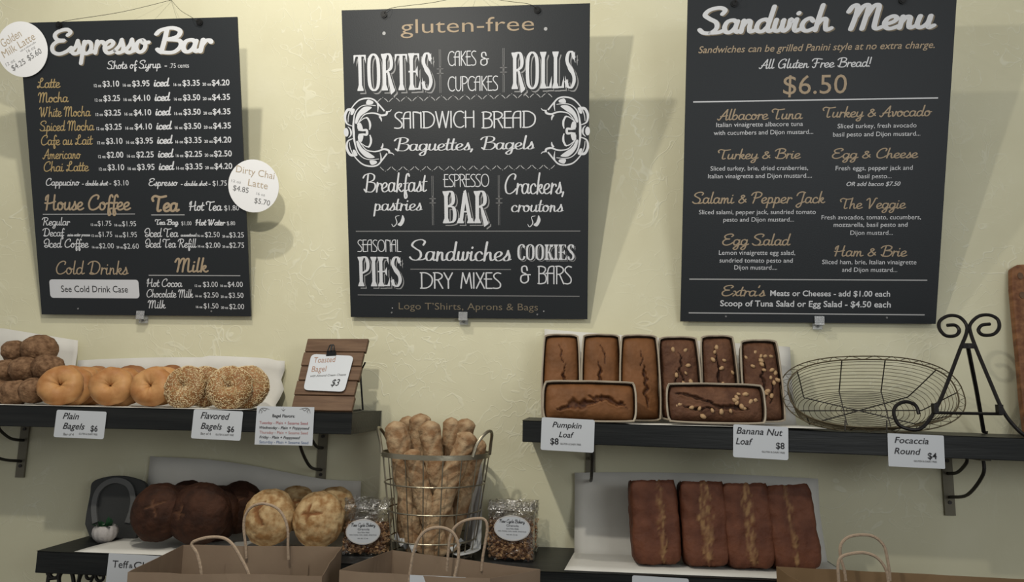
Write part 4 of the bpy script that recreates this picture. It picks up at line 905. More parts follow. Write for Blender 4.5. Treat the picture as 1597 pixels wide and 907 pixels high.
# ---------------------------------------------------------------- slatted wooden easel with the toasted bagel card
M_SLAT = mat('walnut_slat', (.105, .058, .032), .55, var=(.15, .088, .05), scale=14, stretch=(1, 6, 8), bump=.3, bscale=30)
M_STEEL = mat('brushed_steel', (.30, .27, .20), .35, metal=.85, bump=.1, bscale=150)
ez = thing('slatted_display', 'brown slatted wooden display stand leaning back at the right end of the bagel shelf', 'display stand', P(505, 640, -.16))
def quad_face(tl, tr, br, bl, dt, db):
    return [P(*tl, dt), P(*tr, dt), P(*br, db), P(*bl, db)]
TL, TR, BR, BL = quad_face((480, 527), (575, 527), (548, 641), (454, 631), -.10, -.205)
BL.z = BR.z = ZL+.002
nrm = (TR-TL).cross(BL-TL).normalized(); nrm = nrm if nrm.y < 0 else -nrm
inv = ez.matrix_world.inverted() if False else Matrix.Translation(ez.location).inverted()
for k in range(5):
    a, b = k/5+.006, (k+1)/5-.006
    cs = [TL.lerp(BL, a), TR.lerp(BR, a), TR.lerp(BR, b), TL.lerp(BL, b)]
    if k % 2: cs = [c+(TR-TL)*(-.01 if i in (0, 3) else -.02) for i, c in enumerate(cs)]
    mb = MB(inv); mb.add([c for c in cs]+[c-nrm*.010 for c in cs], [(0, 1, 2, 3), (7, 6, 5, 4), (0, 4, 5, 1), (1, 5, 6, 2), (2, 6, 7, 3), (3, 7, 4, 0)])
    o = mb.build('slat', M_SLAT, ez); bv = o.modifiers.new('b', 'BEVEL'); bv.width = .001
mb = MB(inv)
for s in (.2, .8):
    mb.add([v for q in ((TL.lerp(TR, s-.05), TL.lerp(TR, s+.05), BL.lerp(BR, s+.05), BL.lerp(BR, s-.05)),) for v in [c-nrm*.0102 for c in q]+[c-nrm*.016 for c in q]], [(0, 1, 2, 3), (7, 6, 5, 4), (0, 4, 5, 1), (1, 5, 6, 2), (2, 6, 7, 3), (3, 7, 4, 0)])
mb.build('back_batten', M_SLAT, ez)
mb = MB(inv); A = P(562, 580, -.10); A2 = P(566, 638, -.09); A2.z = ZL+.003
mb.tube([TR.lerp(BR, .3)-nrm*.014, A, A2, Vector((A2.x-.01, A2.y+.002, A2.z)), Vector((BR.x-.01, BR.y+.03, ZL+.003)), BR-nrm*.012+Vector((-.01, 0, .002))], .0022, 6)
mb.build('wire_leg', M_BLACK, ez)
# clip and card
up = (TL-BL).normalized(); ri = (TR-TL).normalized(); ri2 = (ri-up*ri.dot(up)).normalized(); n3 = ri2.cross(up)
if n3.y > 0: n3 = -n3
class Face(Plane):
    def __init__(s, O, U, V, Nn):
        s.m = Matrix(((U.x, V.x, Nn.x, O.x), (U.y, V.y, Nn.y, O.y), (U.z, V.z, Nn.z, O.z), (0, 0, 0, 1))); s.inv = s.m.inverted(); s.n = Nn; s.O = O
fc = Face(BL+n3*.004, ri2, n3.cross(ri2), n3)
us = [fc.uv(*p) for p in ((486, 552), (552, 555), (537, 611), (473, 608))]
cm = thing('price_card', 'white card reading Toasted Bagel $3, clipped to the slatted display', 'sign', fc.m)
def rq(us, r=.12, n=4):
    out = []; N_ = len(us)
    for i in range(N_):
        a, b, c = Vector(us[i-1]), Vector(us[i]), Vector(us[(i+1) % N_]); p = b.lerp(a, r); q = b.lerp(c, r)
        for k in range(n+1): t = k/n; out.append(tuple(p*(1-t)**2+b*2*t*(1-t)+q*t*t))
    return out
mb = MB(); mb.prism(rq(us)[::-1], .0, .001); mb.build('card', M_CARD, cm)
def sheared(items, mm):
    mb = MB()
    for it in items: place(fc, *it, mb, .0015)
    mb.build('lettering', mm, cm)
M_BRINK = mat('brown_ink', (.36, .20, .13), .5)
sheared([('Toasted', 'light', 489, 522, 566, 8.5), ('Bagel', 'light', 486, 508, 580, 8.5)], M_BRINK); sheared([('with Almond Cream Cheese', 'ital', 484, 539, 588, 3.2)], M_GREY); sheared([('$3', 'ital', 516, 529, 602, 10)], M_BLACKINK)
cl = thing('binder_clip', 'black binder clip holding the toasted bagel card', 'clip', fc.m)
u, v = fc.uv(517, 553); mb = MB()
mb.add([(u-.0115, v-.004, .0015), (u+.0115, v-.004, .0015), (u+.0095, v+.006, .008), (u-.0095, v+.006, .008), (u-.0115, v-.004, -.014), (u+.0115, v-.004, -.014), (u+.0095, v+.006, -.016), (u-.0095, v+.006, -.016)],
  [(0, 1, 2, 3), (3, 2, 6, 7), (7, 6, 5, 4), (0, 3, 7, 4), (1, 5, 6, 2)]); mb.build('spring_body', M_BLACK, cl)
for s in (-1, 1):
    mb = MB(); mb.tube(sm([(u+s*.0075, v+.004, .009), (u+s*.006, v+.014, .009), (u+s*.004, v+.0195, .010), (u+s*.001, v+.0195, .010), (u+s*.0005, v+.004, .009)]), .0014, 6); mb.build('handle', M_BLACK, cl)

# ---------------------------------------------------------------- slate horseshoe plaque and potted plant
M_SLATE = mat('dark_slate', (.045, .046, .044), .6, bump=.3, bscale=50); M_SLATE2 = mat('grey_arch', (.13, .13, .125), .6, bump=.3, bscale=80)
q0 = P(170, 830, -.09); pq = Plane(Vector((q0.x, -.085, ZB)), math.radians(-14))
t = thing('arch_plaque', 'dark slate plaque with a grey horseshoe arch at the left end of the lower shelf', 'plaque', pq.m)
out = [pq.uv(*p) for p in ((132, 817), (134, 800), (140, 770), (143, 752), (160, 744), (185, 741), (208, 744), (227, 754), (225, 780), (218, 812), (212, 835))]
out[0] = (out[0][0], max(.0, out[0][1])); out[-1] = (out[-1][0], .0); out = [out[0]]+_catmull(out[1:-1], 3)+[out[-1]]; out.insert(0, (out[0][0]+.02, 0.0))
mb = MB(); mb.prism(out[::-1], -.012, 0); o = mb.build('slab', M_SLATE, t); bv = o.modifiers.new('b', 'BEVEL'); bv.width = .002; bv.segments = 2
F = Flat(); F.stroke([pq.uv(*p) for p in _catmull([(150, 815), (148, 790), (153, 768), (166, 754), (184, 749), (202, 756), (209, 775), (207, 795), (200, 815)], 5)], lambda a, b, s: .0125, False)
mb = MB(); nn = len(F.v); fr = [(x, y, .005) for x, y in F.v]; mb.add(fr, F.f); mb.add([(x, y, 0) for x, y in F.v], [f[::-1] for f in F.f])
h_ = nn//2
for a in range(h_-1):
    mb.add([(*F.v[a], 0), (*F.v[a+1], 0), (*F.v[a+1], .005), (*F.v[a], .005)], [(0, 1, 2, 3)]); mb.add([(*F.v[h_+a], 0), (*F.v[h_+a+1], 0), (*F.v[h_+a+1], .005), (*F.v[h_+a], .005)], [(3, 2, 1, 0)])
mb.build('horseshoe_arch', M_SLATE2, t)
pc = P(165, 818, -.125); t = thing('potted_plant', 'small white ribbed pot with a dark green plant in front of the slate plaque', 'plant', Vector((pc.x, pc.y, ZB)))
M_POT = mat('white_glazed_pot', (.42, .39, .37), .6, bump=.4, bscale=120); M_LEAF = mat('dark_leaf', (.012, .045, .018), .5, var=(.02, .075, .03), scale=60)
mb = MB(); prof = [(.006, .0), (.014, .001), (.0225, .010), (.0255, .020), (.0245, .030), (.020, .0365), (.017, .0365), (.019, .030), (.012, .026), (.001, .026)]
mb.grid(48, len(prof), lambda u, v: Vector((prof[round(v*(len(prof)-1))][0]*(1+.035*math.sin(u*2*math.pi*12))*math.cos(2*math.pi*u), prof[round(v*(len(prof)-1))][0]*(1+.035*math.sin(u*2*math.pi*12))*math.sin(2*math.pi*u), prof[round(v*(len(prof)-1))][1])), closeu=True)
mb.build('pot', M_POT, t, True)
lf = MB(); lf.add([(0, 0, 0), (.004, 0, .006), (.0035, .001, .012), (0, .003, .018), (-.0035, .001, .012), (-.004, 0, .006)], [(0, 1, 2, 3, 4, 5)]); lfm = lf.mesh('leaf', M_LEAF)
rnd = random.Random(3)
for k in range(34):
    o = link('leaf', lfm, t); a = rnd.uniform(0, 6.28); tl_ = rnd.uniform(-.2, 1.1); o.location = (.011*math.cos(a), .011*math.sin(a), .028+rnd.uniform(0, .006)); o.rotation_euler = (-tl_, 0, a-1.57); sc = rnd.uniform(.7, 1.15); o.scale = (sc, sc, sc)

# ---------------------------------------------------------------- wire basket of baguettes
bc = P(679, 700, -.135); RT = (P(762, 700, -.135)-P(595, 700, -.135)).length/2; ZT = P(679, 711, -.135-RT).z
BK = Vector((bc.x, -.125, ZB+.002)); hB = ZT-BK.z
bkt = thing('wire_basket', 'tall round wire basket with two loop handles, full of baguettes', 'basket', BK)
def rad(q): return RT*(.74+.26*q)
nv = 40
mb = MB()
mb.grid(nv, 2, lambda u, v: Vector((RT*1.0*math.cos(6.2832*u), RT*math.sin(6.2832*u), hB-.010+.010*v)), closeu=True); mb.grid(nv, 2, lambda u, v: Vector((RT*.975*math.cos(6.2832*u), RT*.975*math.sin(6.2832*u), hB-v*.010)), closeu=True)
mb.grid(nv, 2, lambda u, v: Vector((RT*(1-.025*v)*math.cos(6.2832*u), RT*(1-.025*v)*math.sin(6.2832*u), hB)), closeu=True)
mb.build('top_band', M_STEEL, bkt, True)
for q in (.02, .17, .44, .70):
    mb = MB(); mb.tube(ring(nv, lambda a: (rad(q)*math.cos(a), rad(q)*math.sin(a), hB*q)), .0016, 6, closed=True); mb.build('hoop', M_STEEL, bkt)
for k in range(18):
    a = math.radians(k*20+8); mb = MB()
    mb.tube([(rad(0)*math.cos(a)*.2, rad(0)*math.sin(a)*.2, 0), (rad(0)*math.cos(a), rad(0)*math.sin(a), 0), (rad(1)*math.cos(a)*.985, rad(1)*math.sin(a)*.985, hB-.004)], .0013, 5); mb.build('upright_wire', M_STEEL, bkt)
for s, cang in ((-1, 182), (1, -20)):
    c = math.radians(cang); aa = .34; pts = []
    for k in range(13):
        q = k/12; ang = c+aa*(1-2*q)*(1 if s > 0 else -1); up_ = abs(math.sin(math.pi*q))**.6*.052
        pts.append((RT*(1.0+.10*math.sin(math.pi*q))*math.cos(ang), RT*(1.0+.10*math.sin(math.pi*q))*math.sin(ang), hB-.004+up_))
    mb = MB(); mb.tube(sm(pts, 3), .0034, 8); mb.build('handle', M_STEEL, bkt)
def baguette(p0, p1, r, seed, label):
    ax = p1-p0; Ln = ax.length; az = ax.normalized(); ay = (Vector((0, 1, 0))-az*az.y).normalized(); axx = ay.cross(az); m = Matrix(((axx.x, ay.x, az.x, p0.x), (axx.y, ay.y, az.y, p0.y), (axx.z, ay.z, az.z, p0.z), (0, 0, 0, 1)))
    mb = MB(); r = r*1.1
    def f(u, v):
        a = 2*math.pi*u; q = v; e = min(1, max(0, q)/.035)**.5*min(1, (1-q)/.045)**.5
        if q in (0, 1): e = .02
        bend = .004*math.sin(math.pi*q)*math.sin(seed)
        s = fbm((math.cos(a)+seed, math.sin(a), q*6), 1.2, 3)
        tw = (q*4.2+seed*.37) % 1.; front = -math.sin(a); cc = math.cos(a)*.9-(tw-.5)*1.6
        sl = max(0, 1-abs(cc)/.28)*(1 if front > .0 else 0)*smooth((q-.05)*20)*smooth((.95-q)*20)
        rr = r*e*(1+.10*s+.05*math.sin(q*23+seed))-.0025*sl+.002*max(0, 1-abs(abs(cc)-.34)/.12)*(front > 0)
        return (Vector((rr*math.cos(a)+bend, rr*math.sin(a)*.9, q*Ln)), sl*.8)
    mb.grid(32, 70, f, closeu=True); me = mb.mesh('baguette', M_BAG, True); o = link('baguette', me); o.matrix_world = m
    set_props(o, label, 'baguette', 'baguettes in the wire basket')
for i, (xb, db, xt, yt, dt, r, lb) in enumerate([
    (652, -.165, 614, 656, -.175, .0215, 'baguette at the left of the basket with a broad knobbly tip'), (632, -.075, 637, 648, -.09, .0195, 'baguette behind the leftmost one, only its reddish tip showing'),
    (662, -.12, 655, 644, -.125, .021, 'baguette with the highest tip in the middle left of the basket'), (700, -.165, 668, 655, -.155, .020, 'pale floury baguette crossing down towards the right'),
    (700, -.075, 704, 650, -.075, .0185, 'smooth golden baguette standing alone at the back'), (690, -.06, 729, 652, -.075, .020, 'baguette at the back right with a hooked crusty tip'),
    (662, -.195, 733, 673, -.185, .0195, 'front baguette leaning from lower left to upper right behind the handle'), (700, -.12, 751, 684, -.125, .0135, 'thin baguette at the far right, its small tip inside the handle'),
    (640, -.12, 676, 662, -.10, .017, 'pale baguette tip just right of the highest one'), (690, -.19, 640, 700, -.2, .0175, 'short baguette at the front, crossing behind the upper hoop')]):
    a = P(xb, 842, db); a.z = BK.z+.008; b = P(xt, yt, dt); baguette(a, b, r, i*1.7+1, lb)
# paper liner in the basket, crumpled at the foot and standing at the right
M_LINER = mat('white_liner_paper', (.50, .51, .50), .7, bump=.2, bscale=30)
mb = MB()
def fl_(u, v):
    a = math.radians(-75+95*u+25); q = v; r = rad(q*.8)*(.93-.02*abs(fbm((u*4, v*3, 2), 1.5))); hgt = hB*(.04+.9*q*(smooth((u-.55)*4)))
    return Vector((r*math.cos(a), r*math.sin(a), .006+hgt+.0))
mb.grid(16, 10, fl_)
def fl2(u, v):
    a = math.radians(185+150*u); r = rad(.05)*(.35+.58*v); zz = .006+.028*v*(1+.9*fbm((u*5, v*3, 5), 1.6))
    return Vector((r*math.cos(a), r*math.sin(a), max(.004, zz)))
mb.grid(30, 8, fl2)
for k in (0,): pass
lo = mb.build('liner_paper', M_LINER); lo.location = BK; s_ = lo.modifiers.new('s', 'SOLIDIFY'); s_.thickness = .0005; set_props(lo, 'crumpled white liner paper inside the baguette basket', 'paper')

# ---------------------------------------------------------------- granola bags
M_GRAN = mat('granola', (.10, .042, .02), .7, mark=(.60, .38, .20), bump=.4, bscale=150)
m = bpy.data.materials.new('cellophane'); m.use_nodes = True; nt = m.node_tree; nt.nodes.clear()
o_ = nt.nodes.new('ShaderNodeOutputMaterial'); tr = nt.nodes.new('ShaderNodeBsdfTransparent'); gl = nt.nodes.new('ShaderNodeBsdfGlossy'); gl.inputs['Roughness'].default_value = .16; mi = nt.nodes.new('ShaderNodeMixShader'); lw = nt.nodes.new('ShaderNodeLayerWeight'); lw.inputs[0].default_value = .42
tr.inputs[0].default_value = (.93, .92, .90, 1)
bpn = nt.nodes.new('ShaderNodeBump'); bpn.inputs['Strength'].default_value = .7; bpn.inputs['Distance'].default_value = .004; nz = nt.nodes.new('ShaderNodeTexNoise'); nz.inputs['Scale'].default_value = 75; nz.inputs['Distortion'].default_value = 1.5; tcn = nt.nodes.new('ShaderNodeTexCoord')
nt.links.new(tcn.outputs['Object'], nz.inputs['Vector']); nt.links.new(nz.outputs['Fac'], bpn.inputs['Height']); nt.links.new(bpn.outputs[0], gl.inputs['Normal']); nt.links.new(bpn.outputs[0], lw.inputs['Normal'])
nt.links.new(lw.outputs['Facing'], mi.inputs[0]); nt.links.new(tr.outputs[0], mi.inputs[1]); nt.links.new(gl.outputs[0], mi.inputs[2]); nt.links.new(mi.outputs[0], o_.inputs[0]); M_FILM = m
def granola(x0, x1, ytop, yfill, d, label, seed, lab, yaw):
    a = P(x0, 830, d); b = P(x1, 830, d); W_ = b.x-a.x; top = P((x0+x1)/2, ytop, d+.03).z-ZB; fill = P((x0+x1)/2, yfill, d).z-ZB
    mm = Matrix.Translation(((a.x+b.x)/2, d+.03, ZB+.0015)) @ Matrix.Rotation(math.radians(yaw), 4, 'Z')
    t = thing('granola_bag', label, 'food bag', mm, 'clear bags of granola')
    rnd = random.Random(seed); core = blob((W_/2*.9, .024, fill/2*.97), .45, .002, 3, seed, 24, 16); core.v = [(x, y, z+fill/2+.002) for x, y, z in core.v]; core.build('granola', M_GRAN, t, True)
    base = [(-.5, -.5, 0), (.5, -.4, .1), (.35, .5, -.05), (-.4, .4, .1), (0, 0, .55), (0, 0, -.5)]; fcs = [(0, 1, 4), (1, 2, 4), (2, 3, 4), (3, 0, 4), (1, 0, 5), (2, 1, 5), (3, 2, 5), (0, 3, 5)]
    mb = MB()
    for k in range(520):
        x = rnd.uniform(-1, 1)*W_/2*.92; z = .004+rnd.random()*fill*.98; side = rnd.random()
        e = max(0, 1-abs(x/(W_/2))**6)**.5; y = -.0235*e*max(0, 1-abs(2*z/fill-1)**8)**.4
        if side < .14: y = rnd.uniform(-.02, .02); x = math.copysign(W_/2*.9, x)
        if side > .93: z = fill*.98; y = rnd.uniform(-.02, .02)
        s = rnd.uniform(.004, .0095); R_ = Matrix.Rotation(rnd.uniform(0, 6), 3, 'X') @ Matrix.Rotation(rnd.uniform(0, 6), 3, 'Z'); mk = rnd.random()**1.6
        mb.add([R_ @ Vector(p)*s+Vector((x, y, z)) for p in base], fcs, [mk]*6)
    mb.build('granola_clusters', M_GRAN, t, kind='stuff')
    mb = MB()
    def f(u, v):
        aa = 2*math.pi*u; q = v; dep = .0285 if q*top < fill else .0285*(1-.9*smooth((q*top-fill)/(top-fill)))
        e = .5; cx = math.copysign(abs(math.cos(aa))**e, math.cos(aa)); sy = math.copysign(abs(math.sin(aa))**e, math.sin(aa))
        cr = fbm((cx*3+seed, sy*2, q*7), 1.6, 3)*(.0012+.006*smooth((q*top-fill*.8)/(top-fill)))
        return Vector((cx*(W_/2)*(1-.03*math.sin(q*3))+cr, sy*dep+cr*1.3, q*top+cr*.5*(q > .9)))
    mb.grid(56, 26, f, closeu=True); mb.build('clear_film', M_FILM, t)
    # gusseted fold of film across the top
    mb = MB(); mb.grid(14, 6, lambda u, v: Vector(((u-.5)*W_*.95, -.012-.014*math.sin(math.pi*v)-.003*fbm((u*6, v*3, seed), 2), fill+(top-fill)*(.1+.85*v)))); mb.build('folded_flap', M_FILM, t)
    # oval label
    (lx, ly), lw_, lh_ = lab; pl = Plane(Vector(((a.x+b.x)/2, d, ZB)), 0, math.radians(yaw)); u0, v0 = pl.uv(lx, ly); ru = abs(pl.uv(lx+lw_, ly)[0]-u0); rv = abs(pl.uv(lx, ly+lh_)[1]-v0)
    L0 = thing('label', None, None); L0.parent = t; L0.matrix_parent_inverse = Matrix.Identity(4); L0.matrix_basis = Matrix.Translation((0, -.0325, 0)) @ Matrix.Rotation(math.pi/2, 4, 'X')
    bpy.data.objects.remove(L0)
    lm = Matrix.Translation((u0, -.0325, v0)) @ Matrix.Rotation(math.pi/2, 4, 'X')
    mb = MB(); mb.prism(ring(32, lambda a_: (ru*math.cos(a_), rv*math.sin(a_))), 0, .0004); mb.v = [tuple(lm @ Vector(p)) for p in mb.v]; mb.build('oval_label', M_CARD, t)
    mb = MB(); mb.tube([tuple(lm @ Vector((ru*.96*math.cos(k/20*math.pi), rv*.95*math.sin(k/20*math.pi), .0004))) for k in range(40)], .0004, 4, closed=True); mb.build('label_border', M_PALEGOLD, t)
    mb = MB()
    for txt, x0_, x1_, yy, hh in (('New Cycle Bakery', -.7, .7, .42, .26), ('Granola', -.32, .36, .12, .17), ('GLUTEN FREE', -.32, .36, -.1, .1), ('oats, honey, nuts, seeds, dried fruit', -.78, .78, -.28, .1), ('net wt 12 oz', -.3, .3, -.55, .1)):
        if hh > .2: F = layout(txt, SCRIPT, 'mono', .11, .1)
        else: F = sans_flat(txt)
        a_ = min(v[0] for v in F.v); b_ = max(v[0] for v in F.v); k = (x1_-x0_)/(b_-a_)*ru
        mb.add([tuple(lm @ Vector((x0_*ru+(x-a_)*k, yy*rv+y*hh*rv, .0008))) for x, y in F.v], F.f)
    mb.build('label_lettering', M_BLACKINK, t)
granola(759, 833, 781, 818, -.165, 'clear bag of granola with an oval label, right of the baguette basket', 2, ((800.5, 824), 28.5, 20), -4)
granola(531, 604, 776, 820, -.165, 'clear bag of granola with an oval label, left of the baguette basket', 3, ((563.5, 829.5), 27, 20), 8)
granola(770, 838, 779, 815, -.085, 'clear bag of granola standing half hidden behind the right granola bag', 4, ((800, 824), 20, 15), -4)

# ---------------------------------------------------------------- oval wire bread basket, tipped towards the room
BX = P(1360, 612, -.13); lean = math.radians(-24)
bf = Matrix.Translation(BX) @ Matrix.Rotation(lean, 4, 'X') @ Matrix.Rotation(math.radians(-1.5), 4, 'Y')
wb = thing('oval_wire_basket', 'empty oval wire bread basket tipped to face the room, beside the iron easel', 'basket', bf)
M_WIRE2 = mat('antique_brass_wire', (.12, .095, .055), .45, metal=.6)
A0, B0 = .172, .078; DP = .085
def ov(a, s=1., A=A0, B=B0): c, q = math.cos(a), math.sin(a); return (A*s*math.copysign(abs(c)**.8, c), B*s*math.copysign(abs(q)**.8, q))
def pt(a, q): # q: 1 rim .. 0 centre of base
    if q > .55: k = (q-.55)/.45; s = .77+.23*k**.9; sz = .60+.40*k; y = DP*max(0, 1-k)**1.15
    else: s = .77*q/.55; sz = .60*q/.55; y = DP
    x = ov(a, s)[0]; z = ov(a, sz)[1]; zoff = -.004*(y/DP)
    return (x, y, z+zoff)
for sc, dy, r in ((1.07, .002, .0013), (.99, -.001, .0016)):
    mb = MB(); mb.tube(ring(56, lambda a: (ov(a, sc)[0], dy, ov(a, sc+.04*(sc > 1))[1])), r, 5, closed=True); mb.build('rim_wire', M_WIRE2, wb)
mb = MB(); zz = []
for k in range(72):
    a = 2*math.pi*k/72; s = 1.07 if k % 2 else .99; x, z = ov(a, s); zz.append((x, .0, ov(a, s+.04*(s > 1))[1]))
mb.tube(zz, .0008, 4, closed=True); mb.build('zigzag_wire', M_WIRE2, wb)
for k in range(20):
    q = .06+.90*k/19; mb = MB(); mb.tube(ring(40, lambda a: pt(a, q)), .00065, 4, closed=True); mb.build('hoop', M_WIRE2, wb)
for x in (-.045, .045):
    mb = MB(); zr_ = B0*.97; mb.tube([(x, 0, zr_), (x+.013, DP, B0*.58-.004), (x+.013, DP, -B0*.58-.004), (x, 0, -zr_)], .0013, 5); mb.build('rib', M_WIRE, wb)
for a in (0, 37, 143, 180, 217, 323):
    aa = math.radians(a); mb = MB(); mb.tube([pt(aa, q) for q in (1, .9, .8, .7, .6, .55, .4, .2, .0)], .0013, 5); mb.build('rib', M_WIRE, wb)
for px in (1318, 1383):
    mb = MB(bf.inverted()); f1 = P(px, 672, -.185); f1.z = zr(f1.x)+.001; mb.tube([P(px, 655, -.175), f1], .0013, 5); mb.build('foot', M_WIRE, wb)

# ---------------------------------------------------------------- iron scroll easel
EB = P(1510, 688, -.2); EB.z = zr(EB.x)
es = thing('scroll_easel', 'black iron easel with scrolled top and feet at the right end of the upper shelf', 'easel', EB)
top = P(1510, 520, -.13)
pe = Plane(Vector((EB.x, -.205, EB.z)), -math.atan2(.075, top.z-EB.z))
M_EIRON = mat('black_iron', (.018, .016, .015), .38, metal=.5, bump=.2, bscale=150)
def ep(px, py): u, v = pe.uv(px, py); return pe.m @ Vector((u, v, 0))
inv = Matrix.Translation(EB).inverted()
def etube(name, pts, r=.0036, kids=None, n=6, s=8):
    mb = MB(inv); mb.tube(sm([ep(*p) if len(p) == 2 else Vector(p) for p in pts], n), r, s); return mb.build(name, M_EIRON, es)
etube('leg', [(1477, 507), (1490, 507), (1496, 515), (1490, 523), (1475, 523), (1465, 512), (1466, 500), (1480, 492), (1496, 494), (1507, 506), (1507, 520), (1497, 545), (1478, 595), (1466, 624), (1452, 650), (1437, 667), (1420, 669), (1402, 662), (1394, 645), (1398, 632), (1413, 626), (1428, 632), (1433, 645), (1426, 655)] [:-1])
etube('leg', [(1544, 505), (1531, 507), (1526, 515), (1533, 522), (1549, 521), (1558, 511), (1556, 498), (1543, 491), (1526, 493), (1513, 506), (1514, 520), (1524, 547), (1545, 597), (1563, 638), (1580, 662), (1598, 678), (1615, 682), (1632, 674), (1636, 656), (1626, 642), (1610, 640), (1600, 650), (1603, 660)])
etube('crossbar', [(1456, 643), (1500, 644), (1563, 645)], .003)
bl_ = P(1534, 671, -.04); bl_.z = zr(bl_.x)+.004
mb = MB(inv); tp = ep(1511, 540); mb.tube([tp+Vector((0, .004, 0)), tp.lerp(bl_, .5), bl_, bl_+Vector((.006, -.004, -.002))], .0042, 6); mb.build('rear_leg', M_EIRON, es)
mb = MB(inv); a, b = ep(1503, 538), ep(1520, 540); mb.box((a+b)/2, ((b-a).length+.004, .004, .011)); mb.build('hinge_plate', M_EIRON, es)
for p in ((1455, 636), (1555, 638)):
    a = ep(*p); mb = MB(inv); mb.box(a+Vector((0, -.008, 0)), (.009, .012, .019)); mb.build('ledge_hook', M_EIRON, es)

# ---------------------------------------------------------------- rustic wooden board at the right edge of the frame
M_RUST = mat('rustic_red_wood', (.13, .05, .022), .45, var=(.25, .115, .05), scale=9, stretch=(6, 6, .8), bump=.4, bscale=14)
wbm = Plane(Vector((P(1590, 650, -.05).x, -.06, zr(1.0))), math.radians(-6))
t = thing('wooden_board', 'rustic reddish wooden board leaning on the wall, cut off by the right frame edge', 'wooden board', wbm.m)
L_ = [wbm.uv(*p) for p in ((1599, 664), (1594, 620), (1589, 560), (1583, 500), (1578.5, 450), (1578, 418), (1588, 412))]
u1, v1 = L_[-1]
ol = [(L_[0][0], .0)]+L_[1:]+[(u1+.12, v1+.008), (u1+.2, v1-.01), (u1+.22, v1-.1), (u1+.21, v1-.2), (u1+.19, 0)]
mb = MB(); mb.prism(ol[::-1], -.018, .0); o = mb.build('plank', M_RUST, t); bv = o.modifiers.new('b', 'BEVEL'); bv.width = .004; bv.segments = 2
for (x, y) in ((1591, 430), (1594, 460)):
    u, v = wbm.uv(x, y); mb = MB(); mb.prism(ring(10, lambda a: (u+.006*math.cos(a), v+.008*math.sin(a))), .0, .0015); mb.build('wood_knot', M_SLAT, t)

# ---------------------------------------------------------------- kraft paper bags on the counter in front
M_KRAFT = mat('kraft_paper', (.22, .155, .105), .8, var=(.255, .185, .125), scale=9, bump=.15, bscale=30); M_ROPE = mat('paper_cord', (.36, .27, .19), .8, bump=.5, bscale=200)
M_KRAFT2 = mat('brown_kraft_paper', (.19, .12, .06), .8, var=(.22, .14, .072), scale=9, bump=.15, bscale=30)
CZ = .80
mb = MB(); mb.box((0, -.56, CZ-.02), (3.6, .62, .04)); mb.build('floor_counter', M_COUNTER, kind='structure')
def paper_bag(label, quad, zt, m, handles, extra=None, card_=None):
    FL, BL_, BR_, FR = [PZ(*p, zt+dz) for (p, dz) in quad]; c = (FL+BL_+BR_+FR)/4; base = Vector((c.x, c.y, CZ+.001))
    t = thing('paper_bag', label, 'paper bag', base, 'kraft paper carrier bags'); inv = Matrix.Translation(base).inverted()
    cs = [FL, BL_, BR_, FR]; cb = [Vector((c.x+(q.x-c.x)*.97, c.y+(q.y-c.y)*.97, CZ+.001)) for q in cs]
    mb = MB(inv); n = 14; nvz = 12
    def f(u, v):
        k = u*4; i = int(k) % 4; s = k-int(k); a = cs[i].lerp(cs[(i+1) % 4], s); b = cb[i].lerp(cb[(i+1) % 4], s); p = b.lerp(a, v)
        w = math.sin(math.pi*s)*(.004+.006*v); d = Vector((c.x-p.x, c.y-p.y, 0)).normalized()
        fold = (.012*math.sin(math.pi*s)*(i in (1, 3) and 1 or 0))
        nn = fbm((p.x*9, p.y*9, v*3), 1.0, 3)
        return p + d*(fold*0 + .004*nn*math.sin(math.pi*s)) + Vector((0, 0, .002*nn*v))
    mb.grid(4*n, nvz, f, closeu=True); o = mb.build('body', m, t); s_ = o.modifiers.new('s', 'SOLIDIFY'); s_.thickness = .0007
    mb = MB(inv); mb.add(cb, [(0, 1, 2, 3)]); mb.build('base', m, t)
    for hp in handles:
        mb = MB(inv); mb.tube(sm([P(x, y, d) for x, y, d in hp], 5), .0026, 7); mb.build('cord_handle', M_ROPE, t)
    return t, (FL, BL_, BR_, FR), inv
zt = 1.207
def hd(pts, y0): return [(x, y, y0) for x, y in pts]
def yof(px, py, z): return PZ(px, py, z).y
f1 = yof(340, 893, zt); b1_ = yof(400, 851, zt)
t, qd, inv = paper_bag('kraft paper bag at the left, with one pale cord handle fallen forward', [((200, 892), 0), ((286, 849.5), 0), ((533, 852), 0), ((502, 897), 0)], zt, M_KRAFT,
   [hd([(315, 910), (313, 885), (307, 862), (299, 848), (310, 841), (330, 837), (350, 839), (364, 850), (376, 870), (387, 892), (390, 910)], f1+.006),
    hd([(384, 870), (383, 850), (380, 820), (384, 800), (396, 788), (413, 785), (432, 792), (444, 808), (449, 828), (449, 852), (450, 872)], b1_-.004)])
mb = MB(inv); a, b = PZ(350, 882, zt-.0).lerp(PZ(350, 882, zt), 0), None
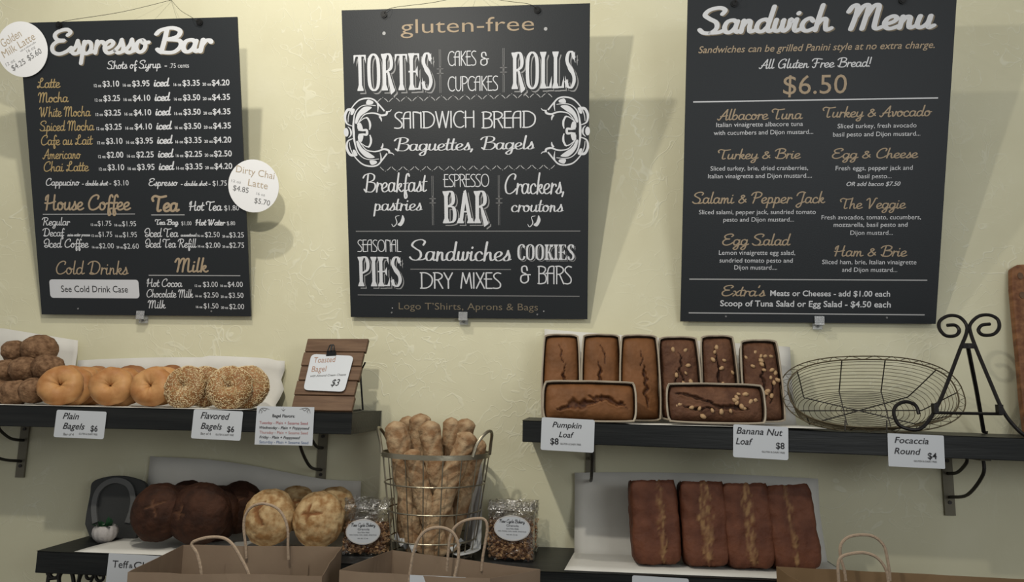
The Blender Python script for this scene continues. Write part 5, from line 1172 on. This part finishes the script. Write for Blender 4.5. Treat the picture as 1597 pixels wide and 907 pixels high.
A_ = qd[1].lerp(qd[2], .28)+Vector((0, -.004, -.032)); B_ = qd[1].lerp(qd[2], .8)+Vector((0, -.004, -.030)); mb.add([A_, B_, B_-Vector((0, -.0006, .07)), A_-Vector((0, -.0006, .07))], [(0, 1, 2, 3)]); mb.build('handle_patch', M_KRAFT, t)
f2 = yof(640, 896, zt); b2_ = yof(720, 873, zt)
t, qd, inv = paper_bag('kraft paper bag in the middle in front of the baguette basket', [((530, 888.5), 0), ((612, 857), 0), ((842, 887), 0), ((764, 903), 0)], zt, M_KRAFT,
   [hd([(636, 915), (640, 890), (645, 862), (654, 838), (668, 825), (688, 822), (705, 829), (714, 845), (715, 870), (710, 895), (706, 915)], f2+.004),
    hd([(697, 890), (699, 862), (702, 838), (710, 821), (726, 811), (745, 808), (756, 810), (760, 822), (757, 845), (753, 868), (751, 890)], b2_-.004)])
A_ = PZ(640, 895, zt); B_ = PZ(727, 899, zt); d_ = Vector((0, -.004, 0))
cz = thing('label_card', 'blank white card stuck to the front of the middle kraft paper bag', 'sign', A_)
mb = MB(Matrix.Translation(A_).inverted()); mb.add([A_+d_, B_+d_, B_+d_-Vector((0, 0, .06)), A_+d_-Vector((0, 0, .06)), A_+d_*.8, B_+d_*.8, B_+d_*.8-Vector((0, 0, .06)), A_+d_*.8-Vector((0, 0, .06))], [(0, 1, 2, 3)[::-1], (4, 5, 6, 7), (0, 4, 5, 1), (1, 5, 6, 2), (2, 6, 7, 3), (3, 7, 4, 0)]); mb.build('card', M_CARD, cz)
b3_ = yof(1350, 895, zt)
t, qd, inv = paper_bag('browner kraft paper bag at the lower right with two raised cord handles', [((1275, 925), 0), ((1211, 883), 0), ((1640, 905), 0), ((1700, 945), 0)], zt, M_KRAFT2,
   [hd([(1319, 905), (1317, 890), (1311, 868), (1311, 850), (1321, 838), (1340, 833.5), (1362, 836), (1378, 850), (1384, 872), (1387, 892), (1388, 905)], b3_-.004),
    hd([(1309, 925), (1308, 905), (1307, 880), (1312, 868), (1326, 863), (1345, 861), (1363, 866), (1376, 878), (1384, 896), (1387, 925)], b3_-.05)])
